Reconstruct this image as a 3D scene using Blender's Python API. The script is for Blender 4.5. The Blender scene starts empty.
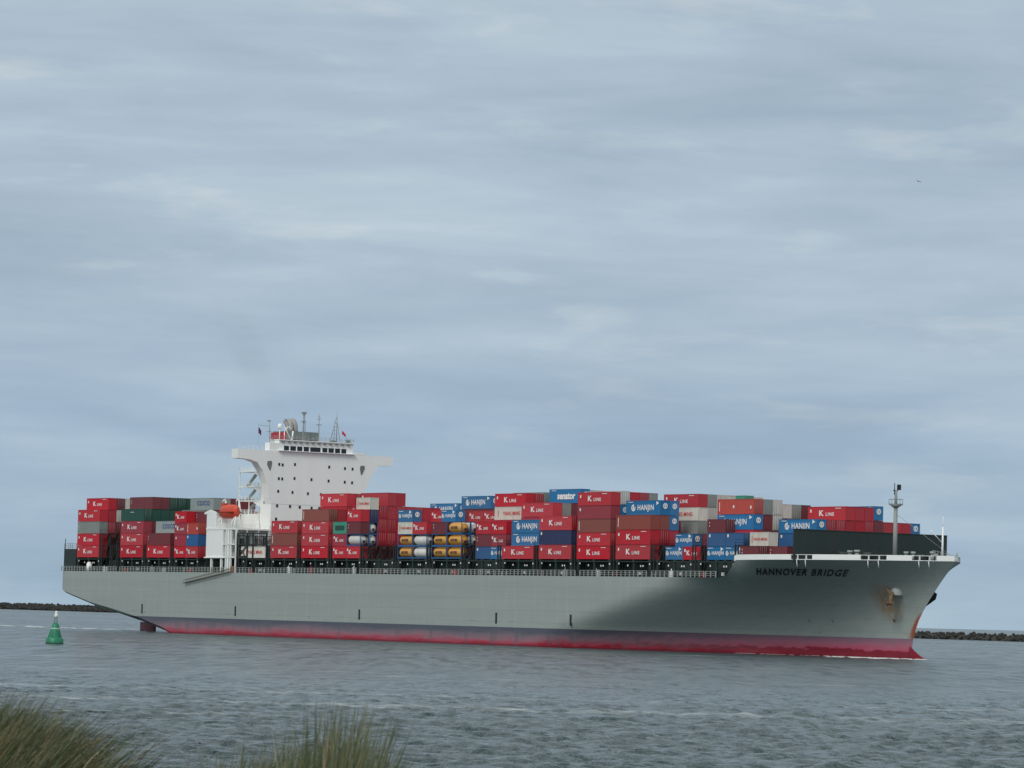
import bpy, math, random
import numpy as np
from mathutils import Matrix, Vector
R = math.radians
random.seed(7); np.random.seed(7)
scene = bpy.context.scene
C = scene.collection

# ------------------------------------------------------------------ camera
FPX, ROLL, HY, EYE = 3722.5, 0.0263, 232.84, 6.3465
camd = bpy.data.cameras.new('camera'); cam = bpy.data.objects.new('camera', camd); C.objects.link(cam)
camd.sensor_width = 36; camd.lens = 36 * FPX / 1024
camd.clip_start = 0.5; camd.clip_end = 200000
tp = math.atan2(HY, FPX)
fwd = Vector((0, math.cos(tp), math.sin(tp))); up0 = Vector((0, -math.sin(tp), math.cos(tp))); rt0 = Vector((1, 0, 0))
rt = rt0 * math.cos(ROLL) + up0 * math.sin(ROLL); up = up0 * math.cos(ROLL) - rt0 * math.sin(ROLL)
cam.matrix_world = Matrix(((rt.x, up.x, -fwd.x, 0), (rt.y, up.y, -fwd.y, 0), (rt.z, up.z, -fwd.z, EYE), (0, 0, 0, 1)))
camd.dof.use_dof = True; camd.dof.focus_distance = 850; camd.dof.aperture_fstop = 22
scene.camera = cam
scene.render.resolution_x = 1024; scene.render.resolution_y = 768

# ------------------------------------------------------------------ sky, sun, exposure
SUN_EL, SUN_AZ = R(40), R(206)          # azimuth from +Y clockwise: behind and left of the camera
w = bpy.data.worlds.new('World'); scene.world = w; w.use_nodes = True
nt = w.node_tree; N = nt.nodes; L = nt.links; N.clear()
def nn(nodes, t, **k):
    n = nodes.new(t)
    for a, b in k.items(): setattr(n, a, b)
    return n
out = nn(N, 'ShaderNodeOutputWorld'); bg = nn(N, 'ShaderNodeBackground'); bg.inputs['Strength'].default_value = 0.104
sky = nn(N, 'ShaderNodeTexSky', sky_type='NISHITA', sun_disc=False)
sky.sun_elevation = SUN_EL; sky.sun_rotation = SUN_AZ
tc = nn(N, 'ShaderNodeTexCoord')
def wnoise(scale3, sc, det, rough, dist=0.0, off=(0, 0, 0)):
    m = nn(N, 'ShaderNodeMapping'); m.inputs['Scale'].default_value = scale3; m.inputs['Location'].default_value = off
    L.new(tc.outputs['Generated'], m.inputs[0])
    t = nn(N, 'ShaderNodeTexNoise'); t.inputs['Scale'].default_value = sc; t.inputs['Detail'].default_value = det
    t.inputs['Roughness'].default_value = rough; t.inputs['Distortion'].default_value = dist
    L.new(m.outputs[0], t.inputs['Vector']); return t.outputs[0]
def ramp(nodes, links, src, stops):
    r = nn(nodes, 'ShaderNodeValToRGB'); e = r.color_ramp.elements
    while len(e) < len(stops): e.new(0.5)
    for i, (p, c) in enumerate(stops):
        e[i].position = p; e[i].color = (*c, 1) if len(c) == 3 else c
    links.new(src, r.inputs[0]); return r.outputs[0]
# overcast layer: tone of the cloud sheet by height above the horizon, streaked by long flat noise
sep = nn(N, 'ShaderNodeSeparateXYZ'); L.new(tc.outputs['Generated'], sep.inputs[0])
tone = ramp(N, L, sep.outputs['Z'], [(0.0, (3.3, 4.5, 5.65)), (0.05, (3.3, 4.4, 5.7)), (0.09, (3.9, 4.85, 5.85)), (0.15, (4.25, 5.15, 6.0)), (0.35, (5.4, 5.9, 6.2)), (1.0, (8.2, 8.3, 8.2))])
n1 = wnoise((1, 1, 7), 7.0, 9, 0.56, 0.25, (3.1, 0, 0.4))
n2 = wnoise((1, 1, 5), 14.0, 8, 0.6, 0.2, (0, 5.2, 0))
n3 = wnoise((1, 1, 14), 2.2, 4, 0.5, 0.0, (0, 1.2, 2))
g1 = ramp(N, L, n1, [(0.30, (.83, .86, .885)), (0.47, (.97, .98, .99)), (0.55, (1.04, 1.035, 1.02)), (0.72, (1.2, 1.16, 1.10))])
g2 = ramp(N, L, n2, [(0.3, (.93, .94, .95)), (0.55, (1.0, 1.0, 1.0)), (0.75, (1.12, 1.09, 1.06))])
n4 = wnoise((1, 1, 4.5), 13.0, 6, 0.55, 0.2, (4.4, 1.0, .3))
g4 = ramp(N, L, n4, [(0.58, (1, 1, 1)), (0.72, (1.26, 1.16, 1.06))])
g3 = ramp(N, L, n3, [(0.3, (.93, .95, .97)), (0.7, (1.06, 1.05, 1.04))])
def vmath(op, a, b):
    v = nn(N, 'ShaderNodeVectorMath', operation=op)
    for i, s in enumerate((a, b)):
        if isinstance(s, tuple): v.inputs[i].default_value = s
        else: L.new(s, v.inputs[i])
    return v.outputs[0]
cl = vmath('MULTIPLY', vmath('MULTIPLY', vmath('MULTIPLY', vmath('MULTIPLY', tone, g1), g2), g3), g4)
mx = nn(N, 'ShaderNodeMix', data_type='RGBA'); mx.inputs['Factor'].default_value = 0.93
L.new(sky.outputs[0], mx.inputs['A']); L.new(cl, mx.inputs['B'])
L.new(mx.outputs['Result'], bg.inputs[0]); L.new(bg.outputs[0], out.inputs[0])

sd = bpy.data.lights.new('sun', 'SUN'); sun = bpy.data.objects.new('sun', sd); C.objects.link(sun)
sd.energy = 1.45; sd.angle = R(20); sd.color = (1.0, 0.96, 0.9)
sdir = Vector((math.sin(SUN_AZ) * math.cos(SUN_EL), math.cos(SUN_AZ) * math.cos(SUN_EL), math.sin(SUN_EL)))
sun.rotation_euler = sdir.to_track_quat('Z', 'Y').to_euler()
vs = scene.view_settings; vs.view_transform = 'Standard'; vs.look = 'None'; vs.gamma = 1; vs.exposure = 0.0; vs.use_curve_mapping = False

# ------------------------------------------------------------------ helpers
def mat(name, col, rough=0.55, vary=0.0, grime=0.0, grime_col=(0.12, 0.07, 0.05), scale=1.0, metal=0.0, bump=0.0, stretch=(1, 1, .15)):
    m = bpy.data.materials.new(name); m.use_nodes = True
    t = m.node_tree; n = t.nodes; l = t.links; b = n['Principled BSDF']
    b.inputs['Roughness'].default_value = rough; b.inputs['Metallic'].default_value = metal
    tc = nn(n, 'ShaderNodeTexCoord'); mp = nn(n, 'ShaderNodeMapping'); mp.inputs['Scale'].default_value = stretch
    l.new(tc.outputs['Object'], mp.inputs[0])
    oi = nn(n, 'ShaderNodeObjectInfo')
    tx = nn(n, 'ShaderNodeTexNoise', noise_dimensions='4D'); tx.inputs['Scale'].default_value = scale; tx.inputs['Detail'].default_value = 5
    l.new(mp.outputs[0], tx.inputs['Vector'])
    rm = nn(n, 'ShaderNodeMath', operation='MULTIPLY'); rm.inputs[1].default_value = 40; l.new(oi.outputs['Random'], rm.inputs[0]); l.new(rm.outputs[0], tx.inputs['W'])
    hs = nn(n, 'ShaderNodeHueSaturation'); hs.inputs['Color'].default_value = (*col, 1)
    mr = nn(n, 'ShaderNodeMapRange'); mr.inputs['To Min'].default_value = 1 - vary; mr.inputs['To Max'].default_value = 1 + vary
    l.new(oi.outputs['Random'], mr.inputs['Value']); l.new(mr.outputs[0], hs.inputs['Value'])
    mr2 = nn(n, 'ShaderNodeMapRange'); mr2.inputs['To Min'].default_value = 1 - vary * .7; mr2.inputs['To Max'].default_value = 1 + vary * .25
    fr = nn(n, 'ShaderNodeMath', operation='FRACT'); m7 = nn(n, 'ShaderNodeMath', operation='MULTIPLY'); m7.inputs[1].default_value = 7.31
    l.new(oi.outputs['Random'], m7.inputs[0]); l.new(m7.outputs[0], fr.inputs[0]); l.new(fr.outputs[0], mr2.inputs['Value']); l.new(mr2.outputs[0], hs.inputs['Saturation'])
    mm = nn(n, 'ShaderNodeMix', data_type='RGBA')
    f = ramp(n, l, tx.outputs[0], [(0.45, (0, 0, 0)), (0.75, (grime,) * 3)])
    l.new(f, mm.inputs['Factor']); l.new(hs.outputs[0], mm.inputs['A']); mm.inputs['B'].default_value = (*grime_col, 1)
    l.new(mm.outputs['Result'], b.inputs['Base Color'])
    if bump:
        bp = nn(n, 'ShaderNodeBump'); bp.inputs['Strength'].default_value = bump; bp.inputs['Distance'].default_value = 0.1
        l.new(tx.outputs[0], bp.inputs['Height']); l.new(bp.outputs[0], b.inputs['Normal'])
    return m

class MB:
    def __init__(s): s.v = []; s.f = []; s.m = []; s.sm = []
    def face(s, idx, mi=0, sm=False): s.f.append(idx); s.m.append(mi); s.sm.append(sm)
    def box(s, x0, x1, y0, y1, z0, z1, mi=0):
        o = len(s.v)
        s.v += [(x0, y0, z0), (x1, y0, z0), (x1, y1, z0), (x0, y1, z0), (x0, y0, z1), (x1, y0, z1), (x1, y1, z1), (x0, y1, z1)]
        for q in ((0, 3, 2, 1), (4, 5, 6, 7), (0, 1, 5, 4), (1, 2, 6, 5), (2, 3, 7, 6), (3, 0, 4, 7)): s.face(tuple(o + i for i in q), mi)
        return s
    def tube(s, a, b, r, n=8, r2=None, mi=0, sm=True):
        a = Vector(a); b = Vector(b); d = (b - a).normalized(); r2 = r if r2 is None else r2
        x = d.orthogonal().normalized(); y = d.cross(x); o = len(s.v)
        for i in range(n):
            t = 2 * math.pi * i / n + math.pi / n; q = x * math.cos(t) + y * math.sin(t)
            s.v.append(tuple(a + q * r)); s.v.append(tuple(b + q * r2))
        for i in range(n):
            j = (i + 1) % n; s.face((o + 2 * i, o + 2 * j, o + 2 * j + 1, o + 2 * i + 1), mi, sm)
        s.face(tuple(o + 2 * i for i in range(n))[::-1], mi); s.face(tuple(o + 2 * i + 1 for i in range(n)), mi)
        return s
    def path(s, pts, r, n=6, mi=0):
        for a, b in zip(pts[:-1], pts[1:]): s.tube(a, b, r, n, mi=mi)
        return s
    def sweep(s, pts, r, n=14):
        pts = [Vector(p) for p in pts]; o = len(s.v)
        for i, p in enumerate(pts):
            d = (pts[min(i + 1, len(pts) - 1)] - pts[max(i - 1, 0)]).normalized(); y = Vector((0, 1, 0)); x = d.cross(y).normalized()
            for k in range(n): a = 2 * math.pi * k / n; s.v.append(tuple(p + (x * math.cos(a) + y * math.sin(a)) * r))
        for i in range(len(pts) - 1):
            for k in range(n): s.face((o + i * n + k, o + i * n + (k + 1) % n, o + (i + 1) * n + (k + 1) % n, o + (i + 1) * n + k), 0, True)
        s.face(tuple(o + k for k in range(n))[::-1]); s.face(tuple(o + (len(pts) - 1) * n + k for k in range(n))); return s
    def prism(s, poly, axis, a, b, mi=0):
        # poly = 2D points; axis 0: (y,z) extruded in x ; 1: (x,z) in y ; 2: (x,y) in z
        o = len(s.v); n = len(poly)
        for t in (a, b):
            for p, q in poly: s.v.append({0: (t, p, q), 1: (p, t, q), 2: (p, q, t)}[axis])
        s.face(tuple(o + i for i in range(n))[::-1], mi); s.face(tuple(o + n + i for i in range(n)), mi)
        for i in range(n):
            j = (i + 1) % n; s.face((o + i, o + j, o + n + j, o + n + i), mi)
        return s
    def lathe(s, prof, c=(0, 0, 0), n=24, axis='z', mi=0):
        o = len(s.v)
        for i in range(n):
            t = 2 * math.pi * i / n
            for r, z in prof:
                p = (r * math.cos(t), r * math.sin(t), z)
                if axis == 'x': p = (z, r * math.cos(t), r * math.sin(t))
                s.v.append((c[0] + p[0], c[1] + p[1], c[2] + p[2]))
        k = len(prof)
        for i in range(n):
            j = (i + 1) % n
            for q in range(k - 1): s.face((o + i * k + q, o + j * k + q, o + j * k + q + 1, o + i * k + q + 1), mi, True)
        return s
    def mesh(s, name, mats):
        me = bpy.data.meshes.new(name); me.from_pydata(s.v, [], s.f)
        for m in (mats if isinstance(mats, (list, tuple)) else [mats]): me.materials.append(m)
        me.polygons.foreach_set('material_index', s.m); me.polygons.foreach_set('use_smooth', s.sm)
        import bmesh
        bm = bmesh.new(); bm.from_mesh(me); bmesh.ops.recalc_face_normals(bm, faces=bm.faces); bm.to_mesh(me); bm.free()
        me.update(); return me
    def build(s, name, mats, parent=None): return link(name, s.mesh(name, mats), parent)
def link(name, me, parent=None, loc=None):
    o = bpy.data.objects.new(name, me); C.objects.link(o)
    if parent: o.parent = parent
    if loc: o.location = loc
    return o
def tag(o, label, cat, group=None):
    nw = len(label.split()); assert 4 <= nw <= 16, (nw, label)
    o['label'] = label; o['category'] = cat
    if group: o['group'] = group
    return o
def structure(o): o['kind'] = 'structure'; return o

_text = {}
def text_mesh(txt, size, m, bold=0.02, space=1.0, key=None, depth=0.01, sx=1.0):
    k = (txt, size, m.name, bold, space, sx)
    if k in _text: return _text[k]
    cu = bpy.data.curves.new('t', 'FONT'); cu.body = txt; cu.size = size; cu.offset = bold * size; cu.space_character = space
    cu.align_x = 'CENTER'; cu.align_y = 'CENTER'; cu.extrude = depth; cu.resolution_u = 3
    o = bpy.data.objects.new('t', cu); C.objects.link(o); bpy.context.view_layer.update()
    me = bpy.data.meshes.new_from_object(o.evaluated_get(bpy.context.evaluated_depsgraph_get())); me.name = 't_text'
    bpy.data.objects.remove(o); bpy.data.curves.remove(cu)
    # stand it up: x along, z up, facing -y
    co = [(v.co.x * sx, -v.co.z, v.co.y) for v in me.vertices]; me.vertices.foreach_set('co', [c for p in co for c in p])
    me.materials.clear(); me.materials.append(m); me.update(); _text[k] = me; return me
def join_meshes(name, items, mats):
    """items: (mesh, (dx,dy,dz), material index)"""
    b = MB()
    for me, d, mi in items:
        o = len(b.v); b.v += [(v.co.x + d[0], v.co.y + d[1], v.co.z + d[2]) for v in me.vertices]
        for p in me.polygons: b.face(tuple(o + i for i in p.vertices), mi)
    me = bpy.data.meshes.new(name); me.from_pydata(b.v, [], b.f)
    for m in mats: me.materials.append(m)
    me.polygons.foreach_set('material_index', b.m); me.update(); return me

M = {}
def defm(k, *a, **kw): M[k] = mat(k, *a, **kw)
defm('white_paint', (.87, .90, .875), .5, grime=.10, grime_col=(.5, .45, .38), scale=.5)
defm('white_letter', (.85, .85, .83), .6)
defm('dark_green_paint', (.018, .035, .032), .6, grime=.3, grime_col=(.05, .04, .03))
M_ = None
defm('black_paint', (.012, .014, .016), .5)
defm('lashing_steel', (.022, .03, .03), .65, grime=.4, grime_col=(.06, .05, .045))
defm('rail_paint', (.36, .41, .39), .6, grime=.5, grime_col=(.12, .1, .08), scale=.6, stretch=(1, 1, 1))
defm('glass_dark', (.01, .014, .018), .12)
defm('funnel_red', (.45, .02, .04), .5, grime=.15)
defm('funnel_grey', (.17, .20, .19), .6, grime=.3, grime_col=(.08, .07, .06))
defm('pipe_metal', (.33, .33, .31), .5, grime=.4, grime_col=(.28, .22, .17), scale=.8)
defm('mast_grey', (.30, .33, .32), .6, grime=.2)
defm('lifeboat_orange', (.62, .07, .03), .45, grime=.1)
defm('anchor_steel', (.20, .12, .08), .8, grime=.6, grime_col=(.35, .2, .1), scale=3)
defm('deck_red', (.10, .05, .045), .8)
defm('flag_red', (.6, .02, .04), .8)
defm('flag_purple', (.12, .03, .14), .8)

# ------------------------------------------------------------------ water
def lin(r, g, b): return tuple(((c / 255) ** 2.2) for c in (r, g, b))
m = bpy.data.materials.new('sea_water'); m.use_nodes = True; t = m.node_tree; n = t.nodes; l = t.links; b = n['Principled BSDF']
b.inputs['Base Color'].default_value = (.034, .066, .070, 1); b.inputs['IOR'].default_value = 1.333
geo = nn(n, 'ShaderNodeNewGeometry')
def wn(scale3, sc, det, rough, off=(0, 0, 0), rot=0):
    mp = nn(n, 'ShaderNodeMapping'); mp.inputs['Scale'].default_value = scale3; mp.inputs['Location'].default_value = off; mp.inputs['Rotation'].default_value = (0, 0, rot)
    l.new(geo.outputs['Position'], mp.inputs[0])
    x = nn(n, 'ShaderNodeTexNoise'); x.inputs['Scale'].default_value = sc; x.inputs['Detail'].default_value = det; x.inputs['Roughness'].default_value = rough
    l.new(mp.outputs[0], x.inputs['Vector']); return x.outputs[0]
a1 = wn((1, .8, 1), .42, 5, .62, rot=.3)       # wavelets ~2 m
a2 = wn((1, .6, 1), .09, 3, .5, (11, 0, 0), rot=-.2)   # longer waves
pt = wn((.5, 1, 1), .006, 4, .55, (5, 2, 0), rot=.55)   # gust patches and slicks
st = wn((.12, 1, 1), .03, 4, .6, (1, 7, 0), rot=.50)
a3 = wn((1, .25, 1), .8, 4, .6, (7, 3, 0), rot=.12)     # short choppy crests
a4 = wn((1, .2, 1), .22, 4, .6, (2, 9, 0), rot=-.08)
b4 = nn(n, 'ShaderNodeBump'); b4.inputs['Distance'].default_value = 2.5; b4.inputs['Strength'].default_value = .9; l.new(a4, b4.inputs['Height'])
b3 = nn(n, 'ShaderNodeBump'); b3.inputs['Distance'].default_value = .9; b3.inputs['Strength'].default_value = 1.0; l.new(a3, b3.inputs['Height']); l.new(b4.outputs[0], b3.inputs['Normal'])
b1 = nn(n, 'ShaderNodeBump'); b1.inputs['Distance'].default_value = 5.0; b1.inputs['Strength'].default_value = 1.0
b2 = nn(n, 'ShaderNodeBump'); b2.inputs['Distance'].default_value = 2.2; b2.inputs['Strength'].default_value = .7
l.new(a1, b1.inputs['Height']); l.new(a2, b2.inputs['Height']); l.new(b3.outputs[0], b2.inputs['Normal']); l.new(b2.outputs[0], b1.inputs['Normal']); l.new(b1.outputs[0], b.inputs['Normal'])
sl = ramp(n, l, st, [(.40, (1, 1, 1)), (.60, (.62, .62, .62)), (.66, (1, 1, 1))])
sg = ramp(n, l, pt, [(.35, (1.0,) * 3), (.65, (.66,) * 3)])
mu = nn(n, 'ShaderNodeMath', operation='MULTIPLY'); l.new(sl, mu.inputs[0]); l.new(sg, mu.inputs[1]); 
q3 = wn((1, .12, 1), 1.1, 3, .65, (17, 3, 0)); q4 = wn((1, .11, 1), .30, 4, .65, (2, 19, 0), rot=.05)
r3 = ramp(n, l, q3, [(.40, (.12,) * 3), (.60, (1.0,) * 3)]); r4 = ramp(n, l, q4, [(.40, (.3,) * 3), (.58, (1.0,) * 3)])
mu3 = nn(n, 'ShaderNodeMath', operation='MULTIPLY'); l.new(r3, mu3.inputs[0]); l.new(r4, mu3.inputs[1])
mu4 = nn(n, 'ShaderNodeMath', operation='MULTIPLY'); l.new(mu3.outputs[0], mu4.inputs[0]); l.new(mu.outputs[0], mu4.inputs[1]); 
q5 = wn((.75, .05, 1), .75, 3, .6, (31, 3, 0)); q6 = wn((1, .15, 1), .17, 3, .6, (41, 3, 0))
r5 = ramp(n, l, q5, [(.42, (.12,) * 3), (.58, (1.0,) * 3)]); r6 = ramp(n, l, q6, [(.42, (.3,) * 3), (.58, (1.0,) * 3)])
m56 = nn(n, 'ShaderNodeMath', operation='MULTIPLY'); l.new(r5, m56.inputs[0]); l.new(r6, m56.inputs[1])
sy = nn(n, 'ShaderNodeSeparateXYZ'); l.new(geo.outputs['Position'], sy.inputs[0])
fw = nn(n, 'ShaderNodeMapRange'); fw.inputs['From Min'].default_value = 300; fw.inputs['From Max'].default_value = 520; l.new(sy.outputs['Y'], fw.inputs['Value'])
mxf = nn(n, 'ShaderNodeMix'); l.new(fw.outputs[0], mxf.inputs[0]); l.new(mu4.outputs[0], mxf.inputs[2]); l.new(m56.outputs[0], mxf.inputs[3])
l.new(mxf.outputs[0], b1.inputs['Strength'])
rr = nn(n, 'ShaderNodeMapRange'); rr.inputs['To Min'].default_value = .12; rr.inputs['To Max'].default_value = .3; l.new(pt, rr.inputs['Value']); l.new(rr.outputs[0], b.inputs['Roughness'])
# thin drifting foam threads, white pigment on the surface
fo = wn((.05, 1, 1), .05, 6, .7, (3, 31, 0), rot=.47)
fo2 = wn((1, 1, 1), .09, 6, .75, (3, 1, 0))
ff = ramp(n, l, fo, [(.575, (0,) * 3), (.625, (1,) * 3)]); ff2 = ramp(n, l, fo2, [(.46, (0,) * 3), (.62, (1,) * 3)])
fm = nn(n, 'ShaderNodeMath', operation='MULTIPLY'); l.new(ff, fm.inputs[0]); l.new(ff2, fm.inputs[1])
fm2 = nn(n, 'ShaderNodeMath', operation='MULTIPLY'); fm2.inputs[1].default_value = .42; l.new(fm.outputs[0], fm2.inputs[0])
df = nn(n, 'ShaderNodeBsdfDiffuse'); df.inputs[0].default_value = (.62, .66, .66, 1)
ms = nn(n, 'ShaderNodeMixShader'); l.new(fm2.outputs[0], ms.inputs[0]); l.new(b.outputs[0], ms.inputs[1]); l.new(df.outputs[0], ms.inputs[2])
l.new(ms.outputs[0], n['Material Output'].inputs['Surface']); WATER = m

ys = [18.0]
while ys[-1] < 60000:
    y = ys[-1]; ys.append(y + (3.0 if y < 120 else min(max(.3, y * y * .28 / 23600) if y < 420 else y * .05, 4000)))
ys = np.array(ys)
sf = np.linspace(-.17, .17, 430); so = np.array([.2, .26, .36, .5, .8, 1.3, 2.2]); ss = np.concatenate([-so[::-1], sf, so])
X = ss[None, :] * (ys[:, None] + 25); Y = np.repeat(ys[:, None], len(ss), 1)
Z = np.zeros_like(X); rng = np.random.RandomState(3)
for i in range(46):
    lam = .8 * (5.5 / .8) ** rng.rand(); th_ = rng.normal(-.6, .7) ; k = 2 * math.pi / lam; a = .0118 * lam ** .7
    dx, dy = math.sin(th_), math.cos(th_)
    ph = k * (X * dx + Y * dy) + rng.rand() * 6.28 + .8 * np.sin(X * .11 + i) + .6 * np.sin(Y * .13 + 2 * i)
    res = np.clip((lam / 2.2) / np.maximum(Y * Y * .28 / 23600, .3) , 0, 1)
    Z += a * (1 - np.abs(np.sin(ph / 2)) * 2 * .5 - .2) * res * 1.25 if i % 2 else a * np.sin(ph) * res
Z *= np.clip((430 - Y) / 200, 0, 1) * np.clip((Y - 60) / 60, 0, 1); Z -= Z.mean() * 0
nr, nc = X.shape
me = bpy.data.meshes.new('sea'); co = np.stack([X, Y, Z], -1).reshape(-1, 3)
ii = (np.arange(nr - 1)[:, None] * nc + np.arange(nc - 1)[None, :]).reshape(-1)
fc = np.stack([ii, ii + 1, ii + nc + 1, ii + nc], -1)
me.vertices.add(len(co)); me.vertices.foreach_set('co', co.ravel()); me.loops.add(fc.size); me.loops.foreach_set('vertex_index', fc.ravel())
me.polygons.add(len(fc)); me.polygons.foreach_set('loop_start', np.arange(0, fc.size, 4)); me.polygons.foreach_set('use_smooth', np.ones(len(fc), bool))
me.materials.append(WATER); me.update(calc_edges=True); me.validate()
structure(link('water', me))

# ------------------------------------------------------------------ dune ground with marram grass
sand = mat('dune_sand', (.22, .19, .13), .9, grime=.7, grime_col=(.06, .07, .03), scale=2.5, bump=.4, stretch=(1, 1, 1))
def dune_z(x, y):
    z = 5.05 if y < 12 else 5.05 - (y - 12) ** 1.4 * .22
    z += .30 * math.exp(-((x + 1.6) ** 2) / .5 - (y - 11.0) ** 2 / 6) + .22 * math.exp(-((x + .5) ** 2) / .16 - (y - 11.0) ** 2 / 5)
    z -= .28 * math.exp(-(x ** 2 + y ** 2) / 16)
    z += .10 * math.sin(x * .5 + 1) * math.cos(y * .35) * (1 if abs(x) > 4 else abs(x) / 4)
    return max(z, -1.0)
xs = np.unique(np.concatenate([np.linspace(-80, 80, 65), np.linspace(-6, 6, 61)])); yy = np.unique(np.concatenate([np.linspace(-60, 30, 46), np.linspace(8, 16, 41)]))
b = MB(); b.v = [(float(x), float(y), dune_z(x, y)) for y in yy for x in xs]
for j in range(len(yy) - 1):
    for i in range(len(xs) - 1): b.face((j * len(xs) + i, j * len(xs) + i + 1, (j + 1) * len(xs) + i + 1, (j + 1) * len(xs) + i), 0, True)
structure(b.build('ground', sand))

gm = bpy.data.materials.new('marram_blades'); gm.use_nodes = True; t = gm.node_tree; n = t.nodes; l = t.links; pb = n['Principled BSDF']; pb.inputs['Roughness'].default_value = .6
at = nn(n, 'ShaderNodeAttribute', attribute_name='tint')
l.new(ramp(n, l, at.outputs['Fac'], [(0, (.045, .065, .028)), (.45, (.10, .13, .055)), (.72, (.20, .21, .12)), (.82, (.34, .34, .24)), (.9, (.24, .13, .045)), (1, (.40, .37, .24))]), pb.inputs['Base Color'])
def blades(b, tint, n, cx, cy, sx, sy, hmin, hmax, lean, brown=.1, edge=1.0):
    for _ in range(n):
        x = random.uniform(cx - sx, cx + sx); y = random.gauss(cy, sy); z = dune_z(x, y) - .03
        h = random.uniform(hmin, hmax) * max(.35, 1 - edge * max(0, (x - cx) / sx) ** 5); bend = random.gauss(lean, .13); az = random.gauss(0.0, .55); wd = random.uniform(.0014, .0034)
        tt = random.random() * .8 if random.random() > brown else random.uniform(.84, 1)
        o = len(b.v); K = 7; ang = random.gauss(.05, .12); px, pz = 0.0, 0.0
        for k in range(K + 1):
            f = k / K; wk = wd * (1 - f ** 3) + .0002
            q = Vector((x + px * math.cos(az), y + px * math.sin(az), z + pz))
            b.v.append((q.x - wk, q.y - wk * .4, q.z)); b.v.append((q.x + wk, q.y + wk * .4, q.z)); tint += [tt, tt]
            if k < K: b.face((o + 2 * k, o + 2 * k + 1, o + 2 * k + 3, o + 2 * k + 2), 0, True)
            a = ang + bend * f ** 1.3 * 1.6; px += math.sin(a) * h / K; pz += math.cos(a) * h / K
def grass(name, label, specs):
    b = MB(); tint = []
    for s in specs: blades(b, tint, *s)
    me = bpy.data.meshes.new(name); me.from_pydata(b.v, [], b.f); me.materials.append(gm)
    at = me.attributes.new('tint', 'FLOAT', 'POINT'); at.data.foreach_set('value', tint); me.update()
    o = link(name, me); o['kind'] = 'stuff'; tag(o, label, 'grass'); return o
grass('dune_grass', 'dense windblown clump of dune grass at the lower left corner', [(12500, -1.77, 11.0, .43, .4, .62, .82, .55, .14, .35), (1500, -1.34, 11.0, .07, .4, .46, .66, .6, .05, .5), (700, -1.5, 11.0, .3, .4, .74, .88, .8, .2, .2)])
grass('dune_grass', 'sparse tuft of dune grass rising at the bottom edge left of centre', [(3000, -.67, 11.0, .20, .35, .52, .75, .28, .10, .1), (500, -.50, 11.0, .05, .3, .62, .85, .08, .08, .1), (500, -.84, 11.0, .08, .3, .5, .69, .1, .3, .3), (700, -.36, 11.0, .13, .3, .5, .69, .75, .05, .4)])

# ------------------------------------------------------------------ rock breakwater behind the ship
rockm = mat('breakwater_rock', (.024, .027, .024), .95, vary=0, grime=.6, grime_col=(.065, .055, .045), scale=.35, stretch=(1, 1, 1))
A_, B_ = Vector((-592, 4300, 0)), Vector((288, 2080, 0)); dv = (B_ - A_); LN = dv.length; dv.normalize(); nv = Vector((dv.y, -dv.x, 0))
b = MB(); rnd = random.Random(5)
core = [(-9, -2), (-5, 2.0), (-2, 3.0), (2, 3.0), (5, 2.0), (9, -2)]
segs = 60; o0 = 0
for k in range(segs + 1):
    c = A_ + dv * (-400 + (LN + 800) * k / segs)
    for q, z in core: b.v.append(tuple(c - nv * q + Vector((0, 0, z))))
for k in range(segs):
    for i in range(5): b.face((k * 6 + i, k * 6 + i + 1, (k + 1) * 6 + i + 1, (k + 1) * 6 + i))
ico = [(0, 0, 1)] + [(math.cos(a) * .9, math.sin(a) * .9, .45) for a in np.linspace(0, 5.03, 5)] + [(math.cos(a + .6) * .9, math.sin(a + .6) * .9, -.45) for a in np.linspace(0, 5.03, 5)] + [(0, 0, -1)]
icf = [(0, 1 + i, 1 + (i + 1) % 5) for i in range(5)] + [(1 + i, 6 + i, 1 + (i + 1) % 5) for i in range(5)] + [(6 + i, 6 + (i + 1) % 5, 1 + (i + 1) % 5) for i in range(5)] + [(11, 6 + (i + 1) % 5, 6 + i) for i in range(5)]
for _ in range(5200):
    s = rnd.uniform(-380, LN + 380); q = rnd.uniform(-9, 9); z = 3.5 * (1 - (abs(q) / 9.5) ** 1.3) + rnd.uniform(-.5, .6)
    # near side rows denser
    if rnd.random() < .5: q = -abs(q)
    c = A_ + dv * s - nv * q; far_ = 1 + .75 * max(0, min(1, 1 - s / LN * 1.3)); r = rnd.uniform(.6, 1.5) * far_; z *= far_; o = len(b.v)
    rz = Matrix.Rotation(rnd.uniform(0, 6), 3, 'Z') @ Matrix.Rotation(rnd.uniform(-.5, .5), 3, 'X')
    for p in ico:
        v = rz @ Vector((p[0] * r * rnd.uniform(.75, 1.2), p[1] * r * rnd.uniform(.75, 1.2), p[2] * r * rnd.uniform(.6, 1.0))); b.v.append((c.x + v.x, c.y + v.y, z + v.z))
    for f in icf: b.face(tuple(o + i for i in f))
tag(b.build('rock_breakwater', rockm), 'long low breakwater of dark piled rocks across the water behind the ship', 'breakwater')

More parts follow.
